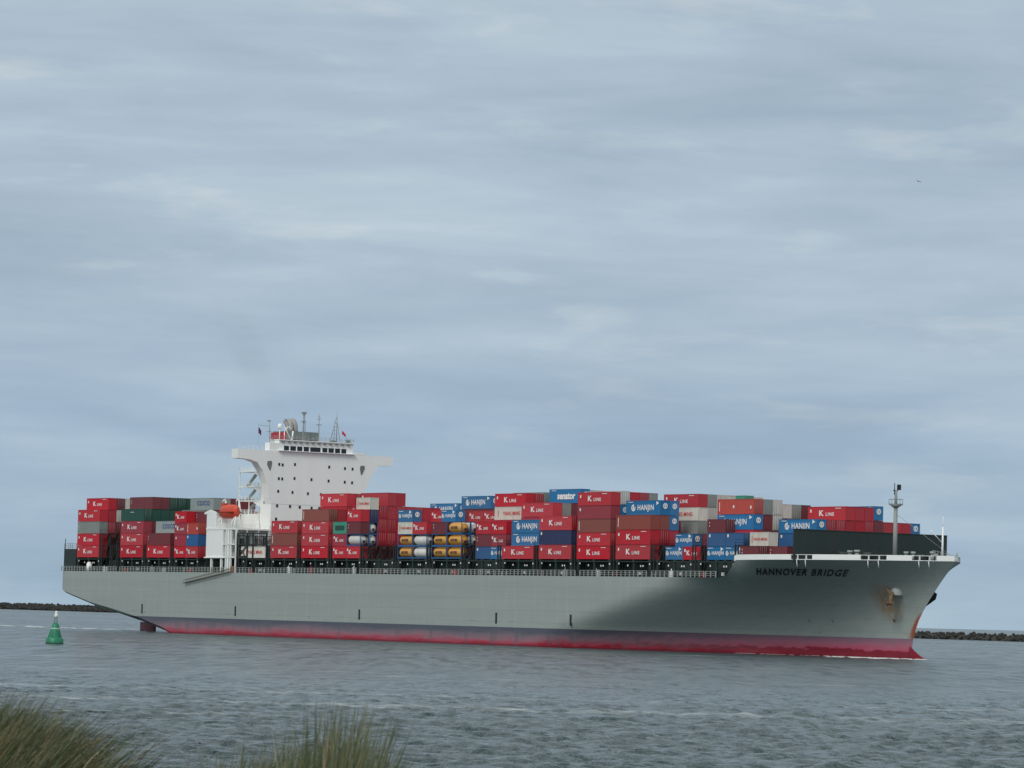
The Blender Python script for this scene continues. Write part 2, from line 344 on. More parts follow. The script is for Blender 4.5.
# ------------------------------------------------------------------ the ship: local x = forward, y = port, z = up from the water
TH = 0.6021; P0 = Vector((-101.059, 1013.2593, 0))
SROT = math.atan2(-math.cos(TH), math.sin(TH))
SM = Matrix.Translation(P0) @ Matrix.Rotation(SROT, 4, 'Z')
ship = bpy.data.objects.new('container_ship', None); C.objects.link(ship); ship.location = P0; ship.rotation_euler = (0, 0, SROT)
tag(ship, 'long grey container ship with a white bridge tower and a red waterline band', 'container ship')
WC = 19.163
def interp(x, a, c): return float(np.interp(x, a, c))
def stem(w): return interp(w, [-4, 0, 2.2, 4.2, 7.4, 11, 14.4, 17, 19.5, 21], [322, 322.3, 322.4, 322.7, 324, 326.6, 329.7, 332.3, 335, 336.3])
def dk(u):
    if u < 286: return 15.5
    if u < 293.5:
        t = (u - 286) / 7.5; return 15.5 + 3.6 * t ** 2.4
    return 19.1 + (u - 293.5) / 41.5 * .5
def half(u, w):
    us = interp(w, [0, 4, 9.5, 14, 18.5, 20], [222, 231, 253, 269, 295, 299]); e = stem(w)
    if u <= us: return 22.9
    t = min(1, (u - us) / (e - us)); c = interp(w, [0, 12, 19.5], [1.25, 1.05, .92]); k = interp(w, [0, 10, 15, 18, 19.5], [.66, .72, .85, .97, 1.0])
    return 22.9 * max(0, math.cos(math.pi / 2 * t ** k)) ** c
# hull paint
m = bpy.data.materials.new('hull_paint'); m.use_nodes = True; t = m.node_tree; n = t.nodes; l = t.links; pb = n['Principled BSDF']; pb.inputs['Roughness'].default_value = .5
tcn = nn(n, 'ShaderNodeTexCoord'); sp = nn(n, 'ShaderNodeSeparateXYZ'); l.new(tcn.outputs['Object'], sp.inputs[0])
def hn(scale3, sc, det=5, rough=.6, off=(0, 0, 0)):
    mp = nn(n, 'ShaderNodeMapping'); mp.inputs['Scale'].default_value = scale3; mp.inputs['Location'].default_value = off; l.new(tcn.outputs['Object'], mp.inputs[0])
    x = nn(n, 'ShaderNodeTexNoise'); x.inputs['Scale'].default_value = sc; x.inputs['Detail'].default_value = det; x.inputs['Roughness'].default_value = rough; l.new(mp.outputs[0], x.inputs['Vector']); return x.outputs[0]
def mixc(f, a, c):
    x = nn(n, 'ShaderNodeMix', data_type='RGBA')
    for s, v in (('Factor', f), ('A', a), ('B', c)):
        if isinstance(v, tuple): x.inputs[s].default_value = (*v, 1)
        elif isinstance(v, float): x.inputs[s].default_value = v
        else: l.new(v, x.inputs[s])
    return x.outputs['Result']
def mth(op, a, c, cl=False):
    x = nn(n, 'ShaderNodeMath', operation=op); x.use_clamp = cl
    for i, v in enumerate((a, c)):
        if isinstance(v, (int, float)): x.inputs[i].default_value = v
        else: l.new(v, x.inputs[i])
    return x.outputs[0]
grey = mixc(ramp(n, l, hn((.02, 1, .5), 1.2), [(.35, (0,) * 3), (.7, (1,) * 3)]), (.345, .392, .368), (.312, .362, .342))
grey = mixc(ramp(n, l, hn((.5, 1, .04), 1.0, 4), [(.52, (0,) * 3), (.75, (.5,) * 3)]), grey, (.40, .44, .41))
grey = mixc(ramp(n, l, hn((.9, 1, .05), 1.3, 5, .65, (40, 0, 7)), [(.60, (0,) * 3), (.78, (.28,) * 3)]), grey, (.22, .22, .19))
plate = nn(n, 'ShaderNodeTexBrick'); plate.inputs['Scale'].default_value = 1; plate.inputs['Mortar Size'].default_value = .045; plate.inputs['Brick Width'].default_value = 12; plate.inputs['Row Height'].default_value = 2.6
cb = nn(n, 'ShaderNodeCombineXYZ'); l.new(sp.outputs['X'], cb.inputs[0]); l.new(sp.outputs['Z'], cb.inputs[1]); l.new(cb.outputs[0], plate.inputs['Vector'])
grey = mixc(mth('MULTIPLY', plate.outputs['Fac'], .5), grey, (.20, .26, .245))
# rust under the anchor, vertical runs
def blob(u0, w0, su, sw):
    a = mth('DIVIDE', mth('SUBTRACT', sp.outputs['X'], u0), su); c = mth('DIVIDE', mth('SUBTRACT', sp.outputs['Z'], w0), sw)
    d = mth('ADD', mth('MULTIPLY', a, a), mth('MULTIPLY', c, c)); return mth('SUBTRACT', 1.0, d, True)
rs = mth('MULTIPLY', blob(318.3, 11.0, 3.4, 4.4), ramp(n, l, hn((1.2, 1, .12), 1.5), [(.25, (0,) * 3), (.75, (1,) * 3)]))
grey = mixc(mth('MULTIPLY', rs, 1.2, True), grey, (.30, .17, .06))
rs2 = mth('MULTIPLY', blob(310, 14.4, 3.0, .6), ramp(n, l, hn((1, 1, .3), 1.5), [(.5, (0,) * 3), (.7, (.3,) * 3)])); grey = mixc(rs2, grey, (.14, .10, .07))
# stem wear: bare orange edge
sw = mth('MULTIPLY', mth('SUBTRACT', 1.0, mth('MULTIPLY', mth('ABSOLUTE', sp.outputs['Y'], 0), 4.5), True), mth('MULTIPLY', blob(323, 6.5, 4, 3.6), mth('GREATER_THAN', sp.outputs['X'], 318)))
grey = mixc(mth('MULTIPLY', sw, 2.0, True), grey, (.32, .08, .035))
# scuffs near the boot top
sc_ = mth('MULTIPLY', ramp(n, l, hn((.25, 1, 2.5), .9, 6, .7, (9, 0, 2)), [(.60, (0,) * 3), (.68, (.7,) * 3)]), mth('SUBTRACT', 1.0, mth('MULTIPLY', mth('ABSOLUTE', mth('SUBTRACT', sp.outputs['Z'], 4.9), 0), 1.0), True))
grey = mixc(sc_, grey, (.11, .13, .13))
# boot top: worn antifouling
zz = mth('ADD', sp.outputs['Z'], mth('MULTIPLY', mth('SUBTRACT', hn((.10, 1, .9), .8, 6, .65, (4, 0, 0)), .5), 2.9))
boot = ramp(n, l, mth('DIVIDE', zz, 4.4), [(.0, (.30, .012, .030)), (.10, (.36, .018, .038)), (.2, (.40, .07, .11)), (.36, (.30, .15, .185)), (.52, (.20, .15, .18)), (.76, (.09, .10, .13))])
vr = ramp(n, l, hn((.35, 1, .08), 1.0, 5, .6), [(.50, (0,) * 3), (.72, (.75,) * 3)]); boot = mixc(vr, boot, (.10, .11, .13))
fwdm = nn(n, 'ShaderNodeMapRange'); fwdm.inputs['From Min'].default_value = 240; fwdm.inputs['From Max'].default_value = 300; l.new(sp.outputs['X'], fwdm.inputs['Value'])
bowb = ramp(n, l, mth('DIVIDE', zz, 4.4), [(.0, (.22, .013, .030)), (.33, (.24, .014, .032)), (.39, (.48, .085, .15)), (.62, (.40, .14, .20)), (.92, (.22, .15, .20))])
boot = mixc(fwdm.outputs[0], boot, bowb)
wet = ramp(n, l, mth('DIVIDE', mth('ADD', sp.outputs['Z'], mth('MULTIPLY', hn((.2, 1, .5), 1.0), .5)), 2.0), [(.16, (1,) * 3), (.34, (0,) * 3)])
boot = mixc(wet, boot, (.16, .010, .022))
isb = mth('LESS_THAN', sp.outputs['Z'], 4.05)
l.new(mixc(isb, grey, boot), pb.inputs['Base Color']); HULL = m

SL = [0, .03, .08, .14, .2, .27, .34, .42, .5, .58, .66, .74, .82, .9, 1.0]
def cen_z(u): return interp(u, [0, 6, 18, 30, 44, 55, 75], [8.6, 7.2, 4.9, 3.0, .8, -1.2, -4])
def side_z(u): return interp(u, [0, 4, 18, 30, 44, 57, 75], [10.9, 9.9, 7.3, 5.8, 3.8, 1.4, -4])
stations = []
for u in [0, 1, 3, 6, 9, 12, 15, 17, 20, 24, 28, 32, 38, 44, 50, 57, 65, 75, 100, 125, 150, 175, 200, 212, 220]:
    c, s_ = cen_z(u), side_z(u); st_ = []
    bmax = 22.9 if u > 3 else 22.9 - .9 * (1 - u / 3) ** 2
    for k in range(9):
        f = k / 8; st_.append((u, bmax * math.sin(f * math.pi / 2), c + (s_ - c) * (1 - math.cos(f * math.pi / 2) ** 1.0) if u < 75 else -4))
    for s in SL[1:]: st_.append((u, bmax, s_ + (dk(u) - s_) * s))
    stations.append(st_)
for k in range(1, 91):
    t_ = k / 90; st_ = []
    ut = 220 + t_ * 105; wt = 15.5
    for _ in range(25): wt = dk(ut); ut = 220 + t_ * (stem(wt) - 220)
    ub = 220 + t_ * (stem(-4) - 220)
    for j in range(9): st_.append((ub, half(ub, -4) * math.sin(j / 8 * math.pi / 2), -4))
    for s in SL[1:]:
        wv = -4 + (wt + 4) * s; uu = 220 + t_ * (stem(wv) - 220); st_.append((uu, half(uu, wv), wv))
    stations.append(st_)
b = MB(); npr = len(stations[0])
for side in (-1, 1):
    o = len(b.v)
    for s_ in stations: b.v += [(u, side * v, z) for u, v, z in s_]
    for i in range(len(stations) - 1):
        for j in range(npr - 1): b.face((o + i * npr + j, o + (i + 1) * npr + j, o + (i + 1) * npr + j + 1, o + i * npr + j + 1), 0, True)
NS = len(stations) * npr
for i in range(len(stations) - 1): b.face((i * npr + npr - 1, (i + 1) * npr + npr - 1, NS + (i + 1) * npr + npr - 1, NS + i * npr + npr - 1), 1)
for j in range(npr - 1): b.face((j, j + 1, NS + j + 1, NS + j), 0)
me = b.mesh('hull', [HULL, M['dark_green_paint']])
import bmesh
bm = bmesh.new(); bm.from_mesh(me); bmesh.ops.remove_doubles(bm, verts=bm.verts, dist=.002); bmesh.ops.recalc_face_normals(bm, faces=bm.faces)
for e in bm.edges:
    if len(e.link_faces) == 2 and e.calc_face_angle(0) > .6: e.smooth = False
bm.to_mesh(me); bm.free()
hull = link('hull', me, ship)
# bulbous bow breaking the surface
b = MB(); pr_ = []
K = 14
for k in range(K + 1):
    f = k / K; u = 321.6 + 6.2 * f; top = 2.6 * (1 - f) ** 2.0 - .05 + .3 * (1 - f); hw = (.15 + 2.2 * min(1, f * 1.5)) * (1 - f ** 3) ** .5 + .01
    for j in range(13):
        a = math.pi * j / 12; b.v.append((u, -hw * math.cos(a), -2.5 + (top + 2.5) * math.sin(a) ** .8))
for k in range(K):
    for j in range(12): b.face((k * 13 + j, k * 13 + j + 1, (k + 1) * 13 + j + 1, (k + 1) * 13 + j), 0, True)
b.build('bow_bulb', mat('bulb_paint', (.22, .012, .028), .35, grime=.5, grime_col=(.12, .02, .02), scale=1.5), hull)
# rudder
b = MB(); b.prism([(4.0, -.15), (4.0, .15), (7.5, .55), (10.5, .6), (12.0, .35), (12.4, 0), (12.0, -.35), (10.5, -.6), (7.5, -.55)], 2, -3, 2.4)
b.prism([(8.6, -.5), (8.6, .5), (11.4, .45), (11.4, -.45)], 2, 2.4, 7.2)
b.build('rudder', mat('rudder_paint', (.24, .03, .05), .5, grime=.6, grime_col=(.1, .04, .04), scale=.8), ship)
# name on the bow: letters bent to the hull plating
def on_hull(me, u0, w0, sx=1.0, off=.05, sh=0.0):
    me = me.copy()
    for v in me.vertices:
        ww = w0 + v.co.z; u = u0 + v.co.x * sx; u += sh * (half(u, ww) - half(u, w0))
        v.co = Vector((u, -half(u, ww) - off + v.co.y * .2, ww))
    me.update(); return me
tm = text_mesh('HANNOVER BRIDGE', 1.75, M['black_paint'], bold=.03, space=1.2, depth=.02)
xs_ = [v.co.x for v in tm.vertices]; wd = max(xs_) - min(xs_)
# letters are spread so that each keeps its spacing along the curved plating
ship_name = link('ship_name', on_hull(tm, 306.7 - .5 * (max(xs_) + min(xs_)) * 17.9 / wd, 16.75, 17.9 / wd, off=.13, sh=.85), hull)
# tug push marks and small signs on the side
for u in (46, 93.5, 151, 208, 236.5):
    [MB().box(u - .32, u + .32, a_, a_ + .07, 4.8, 7.2).build('push_mark', M['black_paint'], hull) for a_ in (-22.97, 22.9)]
for u in (298.6, 304):
    q = text_mesh('X', .9, M['funnel_grey'], bold=.02); link('thruster_sign', on_hull(q, u, 7.2), hull)
q = text_mesh('b', 1.0, M['black_paint'], bold=.03); link('bulb_sign', on_hull(q, 318.4, 7.6), hull)
# white bulwark with mooring openings
def bul_path(u0, u1, nstep):
    return [u0 + (u1 - u0) * i / nstep for i in range(nstep + 1)]
def bulwark(side, u0, u1, h0=0.0, h1=1.08, name='bulwark', mt='white_paint', th=.12):
    b = MB(); us = bul_path(u0, u1, max(2, int((u1 - u0) / .8)))
    for u in us:
        d = dk(u); y0 = half(u, d); y1 = max(y0 - th, 0)
        for (yv, zv) in ((y0 + .03, d + h0), (y0 + .03, d + h1), (y1, d + h1), (y1, d + h0)): b.v.append((u, side * yv, zv))
    for i in range(len(us) - 1):
        for j in range(4): b.face((i * 4 + j, (i + 1) * 4 + j, (i + 1) * 4 + (j + 1) % 4, i * 4 + (j + 1) % 4))
    b.face((0, 1, 2, 3)); o = (len(us) - 1) * 4; b.face((o, o + 1, o + 2, o + 3)); return b.build(name, M[mt], ship)
for side in (-1, 1):
    for u0, u1 in ((293.3, 308.6), (312.9, 321.3), (325.4, 329.1), (332.6, 334.9)): bulwark(side, u0, u1)
    for u0, u1 in ((308.6, 312.9), (321.3, 325.4), (329.1, 332.6)):
        bulwark(side, u0, u1, .0, .12, 'fairlead_sill'); bulwark(side, u0, u1, .96, 1.06, 'fairlead_rail')
        for k in range(5):
            u = u0 + (u1 - u0) * (k + .5) / 5; y = side * (half(u, dk(u)) - .15); bb = MB().box(u - .1, u + .1, y - .12, y + .12, dk(u), dk(u) + 1.0); bb.build('fairlead_post', M['white_paint'] if k % 2 else M['black_paint'], ship)
        for k in range(2):
            u = u0 + (u1 - u0) * (.3 + .4 * k); y = side * (half(u, dk(u)) + .10)
            MB().tube((u, y, dk(u) - .1), (u - .1, side * (abs(y) - .25), dk(u) - 1.5), .09, 6).build('fairlead_drip', M['white_paint'], ship) if side < 0 else None
# forecastle fittings: windlasses, bollards
for (u, v, r_, h_) in ((318, -13, .7, 1.2), (319.6, -12.5, .75, 1.3), (327, -6, .6, 1.1), (328.3, -5.3, .6, 1.1), (330, -1.8, .6, 1.2), (322, 6, .7, 1.1)):
    d = dk(u); MB().tube((u, v, d - .02), (u, v, d + h_ + .3), r_ * .55, 10).tube((u, v, d + h_ + .3), (u, v, d + h_ + .75), r_ * .85, 10).build('ventilator', M['rail_paint'], ship)
for (u, v) in ((316, -7), (316, 7), (312, -10)):
    b = MB(); b.box(u - 1.2, u + 1.2, v - 1.6, v + 1.6, 18.6, 19.5).tube((u, v - 1.5, 20.3), (u, v + 1.5, 20.3), .9, 14).tube((u, v - 1.6, 20.3), (u, v - 1.5, 20.3), 1.25, 14).tube((u, v + 1.5, 20.3), (u, v + 1.6, 20.3), 1.25, 14); b.build('windlass', M['lashing_steel'], ship)
# wave breaker wall ahead of the foremost stack
b = MB(); b.box(309.3, 309.6, -20.6, 19.9, 18.7, 25.35)
for v in np.arange(-19, 19, 3.2): b.prism([(309.3, 18.7), (309.3, 25.2), (308.7, 25.2), (307.0, 18.7)], 1, float(v), float(v) + .15)
b.build('wave_breaker', M['dark_green_paint'], ship)
b = MB(); b.box(309.4, 309.7, -20.6, 19.9, 25.35, 25.5); b.build('wave_breaker_cap', M['lashing_steel'], ship)
# fore mast
b = MB(); b.tube((316.5, 0, 18.8), (316.5, 0, 31), .50, 12, .40).tube((316.5, 0, 31), (316.5, 0, 34.0), .32, 10, .28)
fm_ = b.build('fore_mast', M['mast_grey'], ship)
b = MB().tube((316.5, 0, 30.4), (316.5, 0, 31.1), .5, 14, 1.5).tube((316.5, 0, 31.1), (316.5, 0, 31.2), 1.5, 14)
for k in range(10):
    a = k * .628; p = (316.5 + 1.45 * math.cos(a), 1.45 * math.sin(a), 31.1); p2 = (p[0], p[1], 32.1); b.tube(p, p2, .04, 4)
    a2 = a + .628; b.tube(p2, (316.5 + 1.45 * math.cos(a2), 1.45 * math.sin(a2), 32.1), .04, 4)
b.build('platform', M['mast_grey'], fm_)
MB().box(316.6, 317.1, .15, .8, 34.0, 35.1).tube((316.5, -.4, 33), (316.5, -.4, 35.4), .09, 6).box(316.3, 316.6, -.6, .5, 33.8, 34.0).build('lantern', M['black_paint'], fm_)
MB().tube((316.9, 0, 29), (333.4, 0, 20.8), .035, 4).build('stay', M['mast_grey'], fm_)
b = MB().tube((331, 0, 19.2), (331, 0, 26.4), .26, 8, .16).tube((330.8, -.1, 23.4), (330.8, -3.0, 25.6), .11, 6).tube((331, 0, 25.6), (331, 0, 28.5), .07, 5)
b.build('jackstaff', M['white_paint'], ship)
b = MB()
for k in range(9):
    u = 331.8 + k * .36; 
    for sd in (-1, 1):
        if sd * half(u, dk(u)) or 1: b.tube((u, sd * (half(u, 19.4) - .2), 19.4 + 1.0), (u, sd * (half(u, 19.4) - .2), 21.7 - .12 * k), .045, 4)
b.tube((331.8, -half(331.8, 19.4) + .2, 21.7), (334.7, -.1, 20.7), .045, 4); b.build('bow_railing', M['rail_paint'], ship)
# anchors
for side in (-1, 1):
    u, ww = 320.6, 13.0; y = half(u, ww); c = Vector((u, side * y, ww))
    b = MB(); b.lathe([(.01, 1.25), (.7, 1.1), (1.2, .5), (1.35, 0), (1.3, -.6)], (c.x + .4, c.y - side * .2, c.z + .3), 16)
    b.build('hawse_bolster', mat('bolster_paint', (.48, .50, .47), .55, grime=.4) if side < 0 else M['funnel_grey'], hull)
    b = MB(); a0 = c + Vector((.3 + (side < 0) * 1.0, side * 1.5, .1 + (side < 0) * .25)); a1_ = a0 + Vector((-.5, side * .45, -2.2))
    b.tube(a0, a1_, .22, 8)
    if side < 0:
        b.tube(a0 + Vector((-3.3, 0.1, 1.9)), a0 + Vector((-.2, -.3, -.6)), .30, 8, .36).tube(a0 + Vector((-.2, -.3, -.6)), a1_ + Vector((.3, 0, -.3)), .36, 8, .45).tube(a1_ + Vector((-.7, 0, -.2)), a1_ + Vector((.9, 0, .1)), .4, 8)
    else:
        b.prism([(u - 2.2, ww - 2.9), (u + 1.8, ww - .9), (u + 2.2, ww + .2), (u + .6, ww + 1.0), (u - 2.4, ww - 1.6)], 1, c.y + .2, c.y + 2.6)
    b.build('anchor', M['anchor_steel'] if side < 0 else M['black_paint'], hull)

# deck edge railing
def railing(name, pts, h, sp, mt='rail_paint', r=.06, parent=None, bars=3):
    b = MB()
    for (p, q) in zip(pts[:-1], pts[1:]):
        p = Vector(p); q = Vector(q); d = (q - p).length; k = max(1, int(d / sp))
        for i in range(k + 1):
            c = p.lerp(q, i / k); b.box(c.x - r, c.x + r, c.y - r, c.y + r, c.z, c.z + h)
        for j in range(bars):
            z = h * (j + 1) / bars; b.tube(p + Vector((0, 0, z)), q + Vector((0, 0, z)), r * .6, 4, sm=False)
    return b.build(name, M[mt], parent or ship)
rnd = random.Random(11); x = .4
for side in (-1, 1):
    x = .4
    while x < 286:
        L2 = rnd.choice((12, 18, 24, 15)); e = min(x + L2, 287); railing('deck_railing', [(x, side * 22.7, 15.5), (e, side * 22.7, 15.5)], 1.25, 1.5, r=.085); x = e + rnd.choice((.6, 1.8, .6))
railing('stern_railing', [(.3, -22, 15.5), (.3, 22, 15.5)], 1.25, 1.6)
# hatch coaming and stanchions carrying the boxes
b = MB(); b.box(21, 73, -19.8, 19.8, 15.5, 18.55).box(93.5, 289, -19.8, 19.8, 15.5, 18.55).box(289, 300.5, -13, 13, 15.5, 18.8); b.build('hatch_coaming', M['dark_green_paint'], ship)
UA, UB, UF, PB = 8.3, 32.194, 108.82, 14.2812
BAYU = {'A': UA, 'B': UB, 'C': UB + PB, 'D': UB + 2 * PB}
for i, k in enumerate('EFGHIJKLMNOPQRS'): BAYU[k] = UF + PB * (i - 1)
for k, u in BAYU.items():
    b = MB()
    for uu in (u + .1, u + 6.0, u + 11.6):
        for v in (-22.2, -19.9, 19.5, 21.9):
            if u > 285 and uu > u + 4 and abs(v) > 19: continue
            zb = dk(uu); b.box(uu, uu + .5, v, v + .35, min(zb, 18.7), 18.9)
            b.box(uu - .15, uu + .65, v - .1, v + .45, 18.55, WC - .02)
        e_ = 22.2 if u < 285 or uu < u + 4 else 17.5; b.box(uu, uu + .5, -e_, e_, 18.72, 18.95)
    l_ = 12.19 if u < 285 else 2.0; b.box(u, u + l_, -22.25, -21.9, 18.6, 18.85); b.box(u, u + l_, 21.9, 22.25, 18.6, 18.85); b.box(u + .3, u + 11.9, -19.85, 19.85, 18.55, 18.7)
    b.build('container_pedestal', M['dark_green_paint'], ship)
b = MB()
for k, u in BAYU.items():
    if k == 'S': continue
    for du, dz in ((4.2, .1), (8.8, 0), (9.6, 0), (11.9, .4), (1.0, .5)): b.box(u + du, u + du + .34, -22.34, -22.28, 17.6 + dz, 17.95 + dz)
    b.box(u + 5.5, u + 6.1, -20.3, -19.9, 15.9, 16.6)
b.build('deck_lamp', M['white_letter'], ship)
for i in range(26):
    u = 24 + i * 10.3 + rnd.uniform(-3, 3)
    if 73 < u < 93: continue
    hh = rnd.uniform(.7, 1.5); MB().box(u, u + rnd.uniform(.5, 1.6), -21.6, -20.9, 15.5, 15.5 + hh).tube((u + .3, -21.3, 15.5 + hh), (u + .3, -21.3, 15.9 + hh), .12, 6).build('deck_locker', (M['white_paint'], M['funnel_red'], M['rail_paint'])[i % 3], ship)
# lashing bridges between the bays
def lashing_bridge(u, top=22.3, name='lashing_bridge', v0=-22.4, v1=22.4, lat=False):
    b = MB(); k = 18
    for i in range(k + 1):
        v = v0 + (v1 - v0) * i / k; zb = min(dk(u), 18.7)
        b.box(u, u + .22, v - .14, v + .14, zb, top); b.box(u + .95, u + 1.17, v - .14, v + .14, zb, top)
        b.tube((u + .1, v, top), (u + .1, v, top + 1.1), .05, 4)
        if i < k:
            v2 = v0 + (v1 - v0) * (i + 1) / k
            if i % 2 == 0: b.tube((u + 1.1, v, WC), (u + 1.1, v2, top), .07, 4)
    z = top
    while z > 18: b.box(u, u + 1.17, v0, v1, z - .16, z); z -= 3.1
    b.box(u + .02, u + .1, v0, v1, top + 1.05, top + 1.13); b.box(u + .02, u + .1, v0, v1, top + .5, top + .56)
    for v in (v0, v0 + 2.5): b.tube((u + 1.1, v, 16 if u < 280 else 19.2), (u + 1.1, v + 2.5, top), .09, 4)
    return b.build(name, M['lashing_steel'], ship)
for k in 'BCFGHIJKLMNOPQR':
    lashing_bridge(BAYU[k] + 12.19 + .45, 22.2)
lashing_bridge(UA + 12.19 + .7, 25.4); lashing_bridge(UA + 12.19 + 6.5, 22.5); lashing_bridge(UB - 1.9, 22.5); lashing_bridge(BAYU['E'] - 1.9, 24.8); lashing_bridge(BAYU['E'] + 12.6, 22.2)
# stern block
b = MB(); b.box(.9, 7.6, -22.3, 22.3, 15.5, 21.4); b.build('stern_house', M['dark_green_paint'], ship)
railing('stern_house_railing', [(.9, 21, 21.4), (.9, -22.2, 21.4), (7.6, -22.2, 21.4)], 1.5, 1.8, mt='rail_paint', r=.05)
for v in (-22, -15): MB().tube((.9, v, 21.4), (.9, v, 24.2), .1, 5).build('stern_light_post', M['lashing_steel'], ship)
MB().tube((15.2, -22.2, 15.5), (15.2, -22.2, 17.4), .75, 12).lathe([(.75, 17.4), (.5, 17.9), (.01, 18.0)], (15.2, -22.2, 0), 12).build('liferaft_canister', M['white_paint'], ship)

# ---- deckhouse
W = M['white_paint']
b = MB(); b.box(87.0, 92.2, -12.8, 12.8, 15.5, 44.6); b.box(70.5, 87.0, -8.5, 8.5, 15.5, 30.3); b.box(74, 87.0, -5.5, 5.5, 30.3, 44.6)
tower = b.build('bridge_tower', W, ship)
wing = [(-22.9, 46.3), (22.9, 46.3), (22.9, 44.0), (18.6, 43.8), (17.2, 42.2), (15.3, 38.3), (13.4, 34.5), (12.85, 33), (-12.85, 33), (-13.4, 34.5), (-14.2, 38.0), (-15.4, 41), (-17.2, 43.2), (-19.3, 43.8), (-22.9, 44.0)]
b = MB().prism(wing, 0, 89.3, 92.25); b.build('bridge_wing', W, tower)
for v, sg_ in ((-13.6, -1), (13.8, 1)):
    b = MB().prism([(v - .62, 43.6), (v + .62, 43.7), (v + .72, 42.9), (v + .15 - .2 * sg_, 41.3), (v - .15 - .2 * sg_, 41.3), (v - .72, 42.7)], 0, 92.25, 92.3); b.build('air_opening', M['funnel_grey'], tower)
MB().box(88.2, 93.0, -11.2, 11.2, 46.3, 46.45).box(87.5, 92.2, -10.9, 10.9, 46.45, 49.0).build('wheelhouse', W, tower)
wh = [o for o in C.objects if o.name.startswith('wheelhouse')][0]
for a0, a1 in ((430, 455), (462, 490), (497, 522), (530, 556), (563, 615), (625, 650), (656, 683), (690, 715), (722, 747)):
    va = -22.9 + (a0 / 5.12 + 200 - 238.9) / 3.37; vb = -22.9 + (a1 / 5.12 + 200 - 238.9) / 3.37
    MB().box(92.2, 92.24, va, vb, 46.5, 47.65).build('window', M['glass_dark'], wh)
for k in range(3): MB().box(88.2 + k * 1.3, 89.2 + k * 1.3, -10.94, -10.9, 46.9, 48.0).build('window', M['glass_dark'], wh)
MB().box(86.9, 92.6, -11.1, 11.1, 49.0, 49.2).build('wheelhouse_roof', W, wh)
b = MB()
for k in range(12): b.box(92.5, 92.6, -10.4 + 1.75 * k, -9.5 + 1.75 * k, 48.45, 48.8)
b.build('sun_visor', M['funnel_grey'], wh)  # grey blocks added to colour in the roof rail's dark shadow line
railing('roof_railing', [(87.2, -10.9, 49.2), (92.4, -10.9, 49.2), (92.4, 10.9, 49.2), (87.2, 10.9, 49.2)], 1.0, 1.2, mt='rail_paint', r=.035, parent=tower)
railing('wing_railing', [(92.0, -22.6, 46.3), (92.0, -11.3, 46.3)], 1.0, 1.4, mt='white_paint', r=.03, parent=tower)
MB().box(89.8, 92.1, -13.6, -10.95, 46.3, 48.3).build('wing_cabin', W, tower)
MB().box(91.3, 92.28, 11.3, 14.6, 46.3, 46.9).build('locker', W, tower)
holes = [(405, 328), (422, 330), (484, 326), (658, 335), (739, 340), (778, 342), (403, 402), (420, 403), (482, 399), (568, 403), (655, 408), (738, 412), (776, 414), (400, 468), (472, 472), (550, 477), (616, 480), (395, 543), (460, 545), (509, 548), (569, 552), (608, 553), (390, 612)]
for (hx, hy_) in holes:
    v = -22.9 + (hx / 5.12 + 200 - 238.4 + (hy_ - 300) * .0049) / 3.37; w_ = (635.7 + (v + 22.9) * .025 * 3.37 - 1 - (hy_ / 5.12 + 400)) / 4.06 + .62
    MB().box(92.2, 92.3, v - .27, v + .27, w_ - .36, w_ + .36).build('porthole', M['glass_dark'], tower)
for (v, w_) in ((-12.83, 37), (-12.83, 33), (-12.83, 41)):
    for u in (88.6, 90.6): MB().box(u, u + .45, v - .02, v, w_, w_ + .7).build('porthole', M['glass_dark'], tower)
# stair platforms on the starboard aft side
for w_ in (41.3, 37.4, 33.9, 30.5):
    b = MB(); b.box(76.8, 87.0, -13.4, -5.5, w_ - .22, w_); b.prism([(83.5, w_ - .22), (87.0, w_ - .22), (87.0, w_ - 1.6)], 1, -13.2, -12.8); pf = b.build('stair_platform', W, tower)
    railing('platform_railing', [(86.9, -13.3, w_), (76.9, -13.3, w_), (76.9, -5.6, w_)], 1.05, 1.6, mt='white_paint', r=.045, parent=pf)
for u in (77.0, 76.95):
    pass
MB().box(76.9, 77.2, -13.3, -13.0, 26.5, 41.3).box(82.0, 82.2, -13.3, -13.1, 26.5, 33.9).build('platform_post', W, tower)
for w0, w1 in ((37.4, 41.3), (33.9, 37.4), (30.5, 33.9), (26.5, 30.5)): MB().prism([(78.5, w0), (79.1, w0), (84.6, w1), (84.0, w1)], 1, -12.4, -11.6).build('stairway', M['rail_paint'], tower)
# starboard boat-deck block
blk = MB(); blk.box(77.6, 82.4, -22.7, -12.9, 19.4, 30.4).box(82.4, 86.0, -22.7, -12.9, 19.4, 26.2).box(82.4, 87.0, -14.2, -12.9, 26.2, 30.2).box(77.0, 87, -22.9, -12.9, 19.1, 19.4)
blk = blk.build('boat_deck_block', W, ship)
MB().box(77.6, 92.4, -22.8, -12.85, 26.2, 26.6).prism([(82.0, 26.6), (82.0, 30.6), (79, 31.2), (76.4, 30.5), (76.4, 30.1), (79.0, 30.2), (80.5, 26.6)], 1, -22.75, -22.3).build('boat_deck', W, blk)
b = MB()
for u in (87.3, 89.6, 92.1): b.box(u, u + .42, -22.75, -22.35, 15.5, 26.2)
b.box(88.2, 89.0, -22.75, -22.35, 15.5, 26.2)
for z in (22.4, 19.2): b.box(86.0, 92.4, -22.75, -13, z, z + .28)
for v in (-19.5, -16.2, -13.1): b.box(92.0, 92.35, v - .15, v + .15, 15.5, 26.2)
b.box(84.9, 85.5, -22.7, -22.2, 15.5, 19.2); b.box(80.0, 80.5, -22.7, -22.2, 15.5, 19.1)
b.build('gallery_frame', W, blk)
